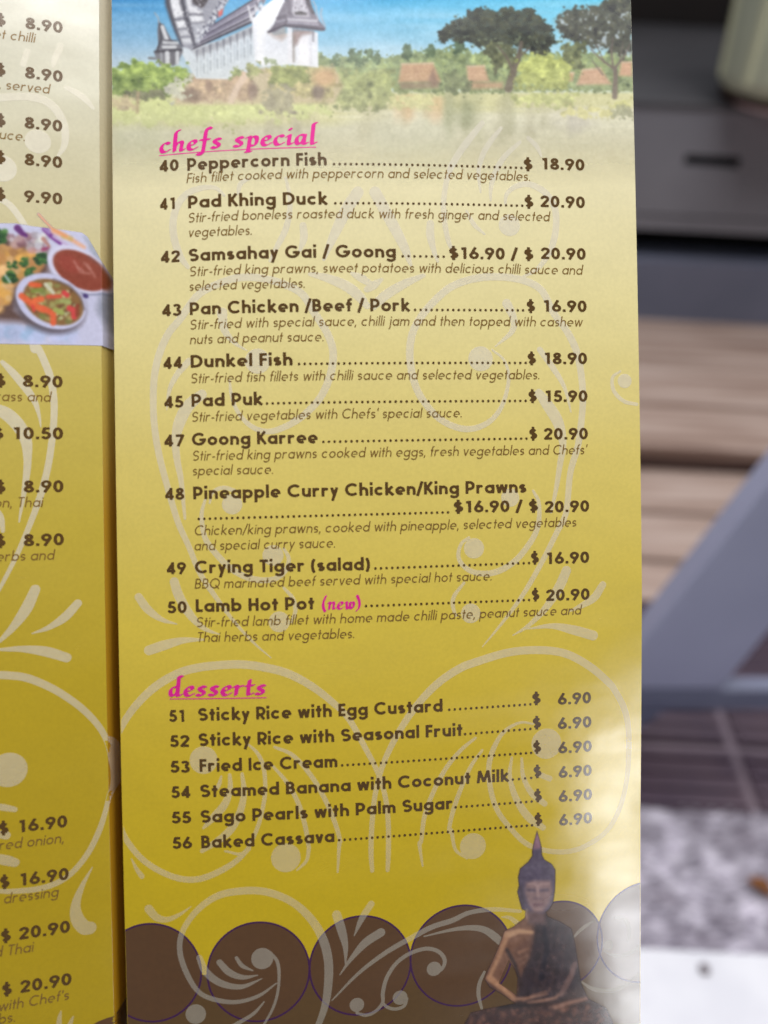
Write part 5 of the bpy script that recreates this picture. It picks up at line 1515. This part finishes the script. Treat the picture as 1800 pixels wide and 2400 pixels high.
# ================================================================== BEHIND THE MENU: deck, cabinet, trestle, mat, gravel, slab
def at_z(px, py, z):
    d = CAM_M.to_3x3() @ Vector(((px - 900) / FPX, (1200 - py) / FPX, -1))
    o = CAM_M.translation
    k = (z - o.z) / d.z
    return o + d * k


def at_y(px, py, y):
    d = CAM_M.to_3x3() @ Vector(((px - 900) / FPX, (1200 - py) / FPX, -1))
    o = CAM_M.translation
    k = (y - o.y) / d.y
    return o + d * k


def stuff_material(name, c1, c2, scale, rough=.6, stretch=(1, 1, 1), bump=.2, c3=None, detail=5, lo=.35, hi=.65):
    m, nt, b = principled(name, rough, .35)
    tc = nt.nodes.new('ShaderNodeTexCoord')
    mp = nt.nodes.new('ShaderNodeMapping')
    mp.inputs['Scale'].default_value = stretch
    nt.links.new(tc.outputs['Object'], mp.inputs[0])
    no = nt.nodes.new('ShaderNodeTexNoise')
    no.inputs['Scale'].default_value = scale
    no.inputs['Detail'].default_value = detail
    nt.links.new(mp.outputs[0], no.inputs['Vector'])
    cr = nt.nodes.new('ShaderNodeValToRGB')
    cr.color_ramp.elements[0].position = lo
    cr.color_ramp.elements[1].position = hi
    cr.color_ramp.elements[0].color = rgba(c1)
    cr.color_ramp.elements[1].color = rgba(c2)
    if c3:
        e = cr.color_ramp.elements.new((lo + hi) / 2)
        e.color = rgba(c3)
    nt.links.new(no.outputs['Fac'], cr.inputs['Fac'])
    nt.links.new(cr.outputs['Color'], b.inputs['Base Color'])
    bp = nt.nodes.new('ShaderNodeBump')
    bp.inputs['Strength'].default_value = bump
    bp.inputs['Distance'].default_value = .004
    nt.links.new(no.outputs['Fac'], bp.inputs['Height'])
    nt.links.new(bp.outputs['Normal'], b.inputs['Normal'])
    return m


import bmesh


def bm_box(bm, lo, hi, bevel=0.0):
    r = bmesh.ops.create_cube(bm, size=1.0)
    vs = r['verts']
    for v_ in vs:
        v_.co = Vector([(lo[k] + hi[k]) / 2 + v_.co[k] * (hi[k] - lo[k]) for k in range(3)])
    if bevel:
        es = list({e_ for v_ in vs for e_ in v_.link_edges})
        bmesh.ops.bevel(bm, geom=es, offset=bevel, segments=2, affect='EDGES', profile=.6)


def bm_obj(name, bm, mat, parent=None, smooth=False):
    me = bpy.data.meshes.new(name)
    bmesh.ops.recalc_face_normals(bm, faces=bm.faces[:])
    bm.to_mesh(me)
    bm.free()
    if smooth:
        for p_ in me.polygons:
            p_.use_smooth = True
    me.materials.append(mat)
    o = bpy.data.objects.new(name, me)
    COL.objects.link(o)
    if parent is not None:
        o.parent = parent
    return o


def box_obj(name, lo, hi, mat, parent=None, bevel=.003):
    bm = bmesh.new()
    bm_box(bm, lo, hi, bevel)
    return bm_obj(name, bm, mat, parent)


def empty(name, loc, label, cat):
    o = bpy.data.objects.new(name, None)
    o.empty_display_size = .05
    COL.objects.link(o)
    o.location = loc
    tag(o, label, cat)
    return o


def under(root, lo, hi):
    l = Vector(root.location)
    return tuple(Vector(lo) - l), tuple(Vector(hi) - l)


wood = stuff_material('weathered_boards', (150, 126, 114), (198, 178, 168), 5, .55, (.6, 9, 9), .08, (178, 154, 142))
wood_dark = stuff_material('board_edge', (84, 66, 62), (112, 92, 86), 6, .6, (.6, 9, 9), .1)
grey = stuff_material('grey_paint', (134, 134, 142), (142, 142, 150), 6, .45, bump=.03)
charcoal = stuff_material('charcoal_top', (80, 80, 84), (90, 89, 93), 5, .6, bump=.03)
black = stuff_material('recess_shade_black', (6, 6, 7), (12, 11, 12), 4, .8, bump=.02)  # near-black colour stands in for shade in the gap and slot
blue_grey = stuff_material('blue_grey_steel', (164, 167, 194), (174, 177, 204), 5, .4, bump=.03)
rubber = stuff_material('dark_rubber', (76, 60, 76), (92, 74, 86), 12, .5, bump=.1)
strip = stuff_material('mat_joint', (112, 98, 110), (126, 110, 120), 10, .5, bump=.05)
gravel_m = stuff_material('grey_gravel', (156, 148, 160), (228, 222, 234), 26, .8, bump=.8, c3=(176, 170, 182), detail=6, lo=.3, hi=.68)
stone_w = stuff_material('white_stone', (226, 226, 234), (240, 240, 246), 14, .5, bump=.05)
green_m = stuff_material('pale_green_plastic', (198, 206, 184), (208, 214, 190), 3, .4, (1, 1, .3), .03)
green_l = stuff_material('pale_green_ridge', (222, 226, 192), (228, 230, 198), 3, .4, bump=.02)
brown_m = stuff_material('rim_shadow_brown', (58, 40, 32), (70, 50, 42), 8, .6, bump=.05)  # shadow round the tub's bottom put into the rim's brown
pink_m = stuff_material('pinkish_foot', (226, 206, 212), (236, 218, 222), 6, .5, bump=.03)
leaf_m = stuff_material('dry_leaf', (96, 56, 24), (140, 88, 44), 60, .7, bump=.2)
peb_m = stuff_material('small_stone', (120, 112, 118), (150, 140, 144), 40, .7)

# ground levels
soil = box_obj('ground', (-3, -1.5, -.08), (4, 6, -.012), stuff_material('earth', (70, 62, 62), (96, 88, 88), 9, .9), bevel=0)
tag(soil, kind='structure')

zs = .03
edge = at_z(1650, 2228, zs)
slab = box_obj('paving_slab', (-.35, edge.y - .42, -.012), (1.1, edge.y, zs), stone_w, bevel=.004)
tag(slab, kind='structure')
g_far = at_z(1650, 1930, .004)
# gravel bed: uneven sheet of stones
nx, ny = 220, 60
gx = np.linspace(-.5, 1.2, nx)
gy = np.linspace(edge.y + .002, g_far.y + .02, ny)
GX, GY = np.meshgrid(gx, gy)
GZ = .002 + rng.uniform(0, .009, GX.shape)
idx = np.arange(nx * ny).reshape(ny, nx)
q = np.stack([idx[:-1, :-1], idx[:-1, 1:], idx[1:, 1:], idx[1:, :-1]], -1).reshape(-1, 4)
gv = link_mesh('gravel', np.c_[GX.ravel(), GY.ravel(), GZ.ravel()], [q], gravel_m)
tag(gv, kind='stuff')

# ribbed rubber mat made of tiles
y0 = g_far.y + .012
y1 = at_z(1700, 1430, 0).y
mat_ = empty('ribbed_mat', (.35, y0, 0), 'dark ribbed rubber floor mat with pale joints, below the grey trestle foot', 'mat')
box = under(mat_, (-.3, y0, -.008), (1.0, y1, .004))
box_obj('mat_base', *box, strip, mat_, .001)
xj = at_z(1738, 1800, .01).x
yj = at_z(1650, 1748, .01).y
for xa, xb in ((xj - .34, xj - .007), (xj + .007, xj + .34)):
    for ya, yb in ((y0 + .002, yj - .006), (yj + .006, y1 - .004)):
        bm = bmesh.new()
        bm_box(bm, *under(mat_, (xa, ya, .0045), (xb, yb, .0095)))
        n = int((yb - ya) / .021)
        for k in range(n):
            c = ya + (k + .5) * (yb - ya) / n
            bm_box(bm, *under(mat_, (xa + .004, c - .006, .0096), (xb - .004, c + .006, .015)), .0015)
        bm_obj('mat_tile', bm, rubber, mat_)

# timber deck with one step
y_riser = at_z(1650, 1045, .06).y
deck = empty('timber_deck', (.4, y1, 0), 'weathered brown timber deck with one step, in front of the grey cabinet', 'deck')
ylow = [y1 + .01]
for yy in (1320, 1208, 1100):
    ylow.append(at_z(1650, yy, 0).y)
ylow[-1] = y_riser + .0
for k in range(3):
    box_obj('deck_board', *under(deck, (-.9, ylow[k] + .004, -.010), (1.9, ylow[k + 1] - .004, .0 + .001 * k)), wood, deck, .003)
box_obj('step_riser', *under(deck, (-.9, y_riser, -.010), (1.9, y_riser + .025, .036)), wood_dark, deck, .002)
ytop = [y_riser - .012]
for yy in (955, 860):
    ytop.append(at_z(1650, yy, .06).y)
ytop.append(at_z(1650, 700, .06).y)
for k in range(3):
    box_obj('deck_board', *under(deck, (-.9, ytop[k] + .002, .037), (1.9, ytop[k + 1] - .002, .060 + .0006 * k)), wood, deck, .005)

# grey cabinet on the deck
yc = at_z(1650, 757, .06).y
H = lambda py: at_y(1650, py, yc).z
cab = empty('grey_cabinet', (.7, yc, .061), 'grey cabinet with a dark slot handle in its drawer and a black gap below', 'cabinet')
xl, xr = -.9, 2.4
box_obj('base_rail', *under(cab, (xl, yc, .0605), (xr, yc + .9, H(616))), stuff_material('blue_grey_rail', (112, 118, 138), (126, 130, 150), 4, .4, bump=.02), cab)
box_obj('recess', *under(cab, (xl + .01, yc + .10, H(616) + .001), (xr - .01, yc + .9, H(546) - .001)), black, cab, 0)
box_obj('lower_rail', *under(cab, (xl, yc + .004, H(546)), (xr, yc + .9, H(512))), grey, cab, .002)
# drawer front built round its slot handle
za, zb = H(508), H(258)
s0, s1 = at_y(1604, 375, yc), at_y(1737, 379, yc)
sz0, sz1 = s0.z - .0115, s0.z + .0115
bm = bmesh.new()
for lo, hi in (((xl, yc, za), (xr, yc + .03, sz0)), ((xl, yc, sz1), (xr, yc + .03, zb)), ((xl, yc, sz0), (s0.x, yc + .03, sz1)), ((s1.x, yc, sz0), (xr, yc + .03, sz1))):
    bm_box(bm, *under(cab, lo, hi))
df = bm_obj('drawer_front', bm, grey, cab)
box_obj('slot_handle', *under(cab, (s0.x - .01, yc + .012, sz0 - .006), (s1.x + .01, yc + .029, sz1 + .006)), black, df, 0)
box_obj('cabinet_body', *under(cab, (xl, yc + .032, za), (xr, yc + 1.3, zb - .002)), charcoal, cab, 0)
box_obj('cabinet_top', *under(cab, (xl, yc - .004, zb), (xr, yc + 1.35, zb + .012)), charcoal, cab, .003)
zt = zb + .012
ywall = at_z(1600, 60, zt).y
dw = box_obj('dark_panel', (xl, ywall, zt + .001), (xr, ywall + .06, zt + 1.6), stuff_material('dark_brown_board', (30, 27, 28), (44, 36, 33), 3, .6, bump=.05), None, .004)
tag(dw, 'near black board standing upright behind the grey cabinet top', 'board')

# pale green tub on the cabinet's front edge
bb = at_z(1842, 250, zt)
tub = empty('plastic_tub', (bb.x, bb.y, zt), 'pale green plastic tub with its bottom shadow coloured in as a dark brown rim, on the grey cabinet', 'tub')


def lathe(profile, n=56):
    bm = bmesh.new()
    rings = []
    for r_, z_ in profile:
        rings.append([bm.verts.new((r_ * math.cos(2 * math.pi * k / n), r_ * math.sin(2 * math.pi * k / n), z_)) for k in range(n)])
    for a_, b_ in zip(rings[:-1], rings[1:]):
        for k in range(n):
            bm.faces.new((a_[k], a_[(k + 1) % n], b_[(k + 1) % n], b_[k]))
    return bm


rt = abs(bb.x - at_y(1690, 190, bb.y).x)
bm = lathe([(.0, .026), (rt * .86, .026), (rt * .97, .036), (rt, .06), (rt * 1.05, .16), (rt * 1.13, .34), (rt * 1.16, .42), (rt * 1.19, .425), (rt * 1.19, .44), (rt * 1.13, .44), (rt * 1.02, .1), (.0, .06)])
bm_obj('tub_body', bm, green_m, tub, True)
for k in range(10):
    a_ = -math.pi / 2 - .38 + k * 2 * math.pi / 10
    bm = bmesh.new()
    vs = []
    for z_, rr, hw in ((.05, rt * .995, .010), (.18, rt * 1.06, .012), (.41, rt * 1.155, .016)):
        for s_, d_ in ((-1, -.004), (-.5, .006), (.5, .006), (1, -.004)):
            ang = a_ + s_ * hw / rr
            vs.append(bm.verts.new(((rr + d_) * math.cos(ang), (rr + d_) * math.sin(ang), z_)))
    for i_ in range(2):
        for j_ in range(3):
            bm.faces.new((vs[i_ * 4 + j_], vs[i_ * 4 + j_ + 1], vs[i_ * 4 + j_ + 5], vs[i_ * 4 + j_ + 4]))
    bm_obj('rib', bm, green_l, tub, True)
bm = lathe([(rt * .80, .012), (rt * .92, .014), (rt * .95, .024), (rt * .86, .0255), (rt * .80, .0255)])
bm_obj('bottom_rim_shadow', bm, brown_m, tub, True)
bm = lathe([(.0, .0005), (rt * .70, .0005), (rt * .78, .006), (rt * .78, .0115), (.0, .0115)])
bm_obj('foot', bm, pink_m, tub, True)

# grey steel trestle: slanting leg and foot bar, standing on the mat
yt = .60
tp = lambda px, py: at_y(px, py, yt)
foot = tp(1650, 1640)
tre = empty('steel_trestle', (tp(1800, 1600).x, yt, .016), 'blue grey steel trestle with a slanting leg and foot bar, on the dark mat', 'trestle')


def slab_poly(name, pts, depth, mat, parent, bevel=.004):
    bm = bmesh.new()
    l = Vector(parent.location)
    f_ = [bm.verts.new(tp(*p_) - l) for p_ in pts]
    face = bm.faces.new(f_)
    ex = bmesh.ops.extrude_face_region(bm, geom=[face])
    for v_ in ex['geom']:
        if isinstance(v_, bmesh.types.BMVert):
            v_.co.y += depth
    bmesh.ops.bevel(bm, geom=bm.edges[:], offset=bevel, segments=2, affect='EDGES', profile=.6)
    return bm_obj(name, bm, mat, parent)


slab_poly('slanting_leg', [(2130, 728), (2330, 850), (1690, 1616), (1418, 1616)], .035, blue_grey, tre)
bar_m = stuff_material('darkened_steel', (112, 116, 140), (126, 130, 152), 9, .5, bump=.05)  # the leg's steel darkened in colour, as its top face catches light
slab_poly('foot_bar', [(1330, 1618), (2400, 1618), (2400, 1662), (1330, 1668)], .022, bar_m, tre)
slab_poly('foot_bracket', [(1400, 1669), (1560, 1669), (1470, 1730), (1400, 1730)], .022, bar_m, tre)

# fallen leaf on the gravel, small stone on the slab
lp = at_z(1782, 2082, .013)
bm = bmesh.new()
ol = [(0, -.024), (.010, -.014), (.014, 0), (.010, .014), (0, .026), (-.010, .014), (-.014, 0), (-.010, -.014)]
for sgn, zz in ((1, .002), (-1, 0)):
    c0 = bm.verts.new((0, 0, .006 + zz))
    ring = [bm.verts.new((x_, y_, .010 * (x_ / .014) ** 2 + zz)) for x_, y_ in ol]
    for k in range(8):
        bm.faces.new((c0, ring[k], ring[(k + 1) % 8]))
lf = bm_obj('fallen_leaf', bm, leaf_m, None, True)
lf.location = lp
lf.scale = (.72, .62, .8)
lf.rotation_euler = (0.15, .1, 1.0)
tag(lf, 'dry orange brown leaf lying on the grey gravel', 'leaf')
sp_ = at_z(1650, 2272, zs)
bm = bmesh.new()
bmesh.ops.create_icosphere(bm, subdivisions=2, radius=.006)
for v_ in bm.verts:
    v_.co.z *= .6
    v_.co *= 1 + .12 * math.sin(v_.co.x * 900 + v_.co.y * 500)
pb = bm_obj('pebble', bm, peb_m, None, True)
pb.location = (sp_.x, sp_.y, zs + .003)
tag(pb, 'small grey pebble on the white paving slab', 'pebble')
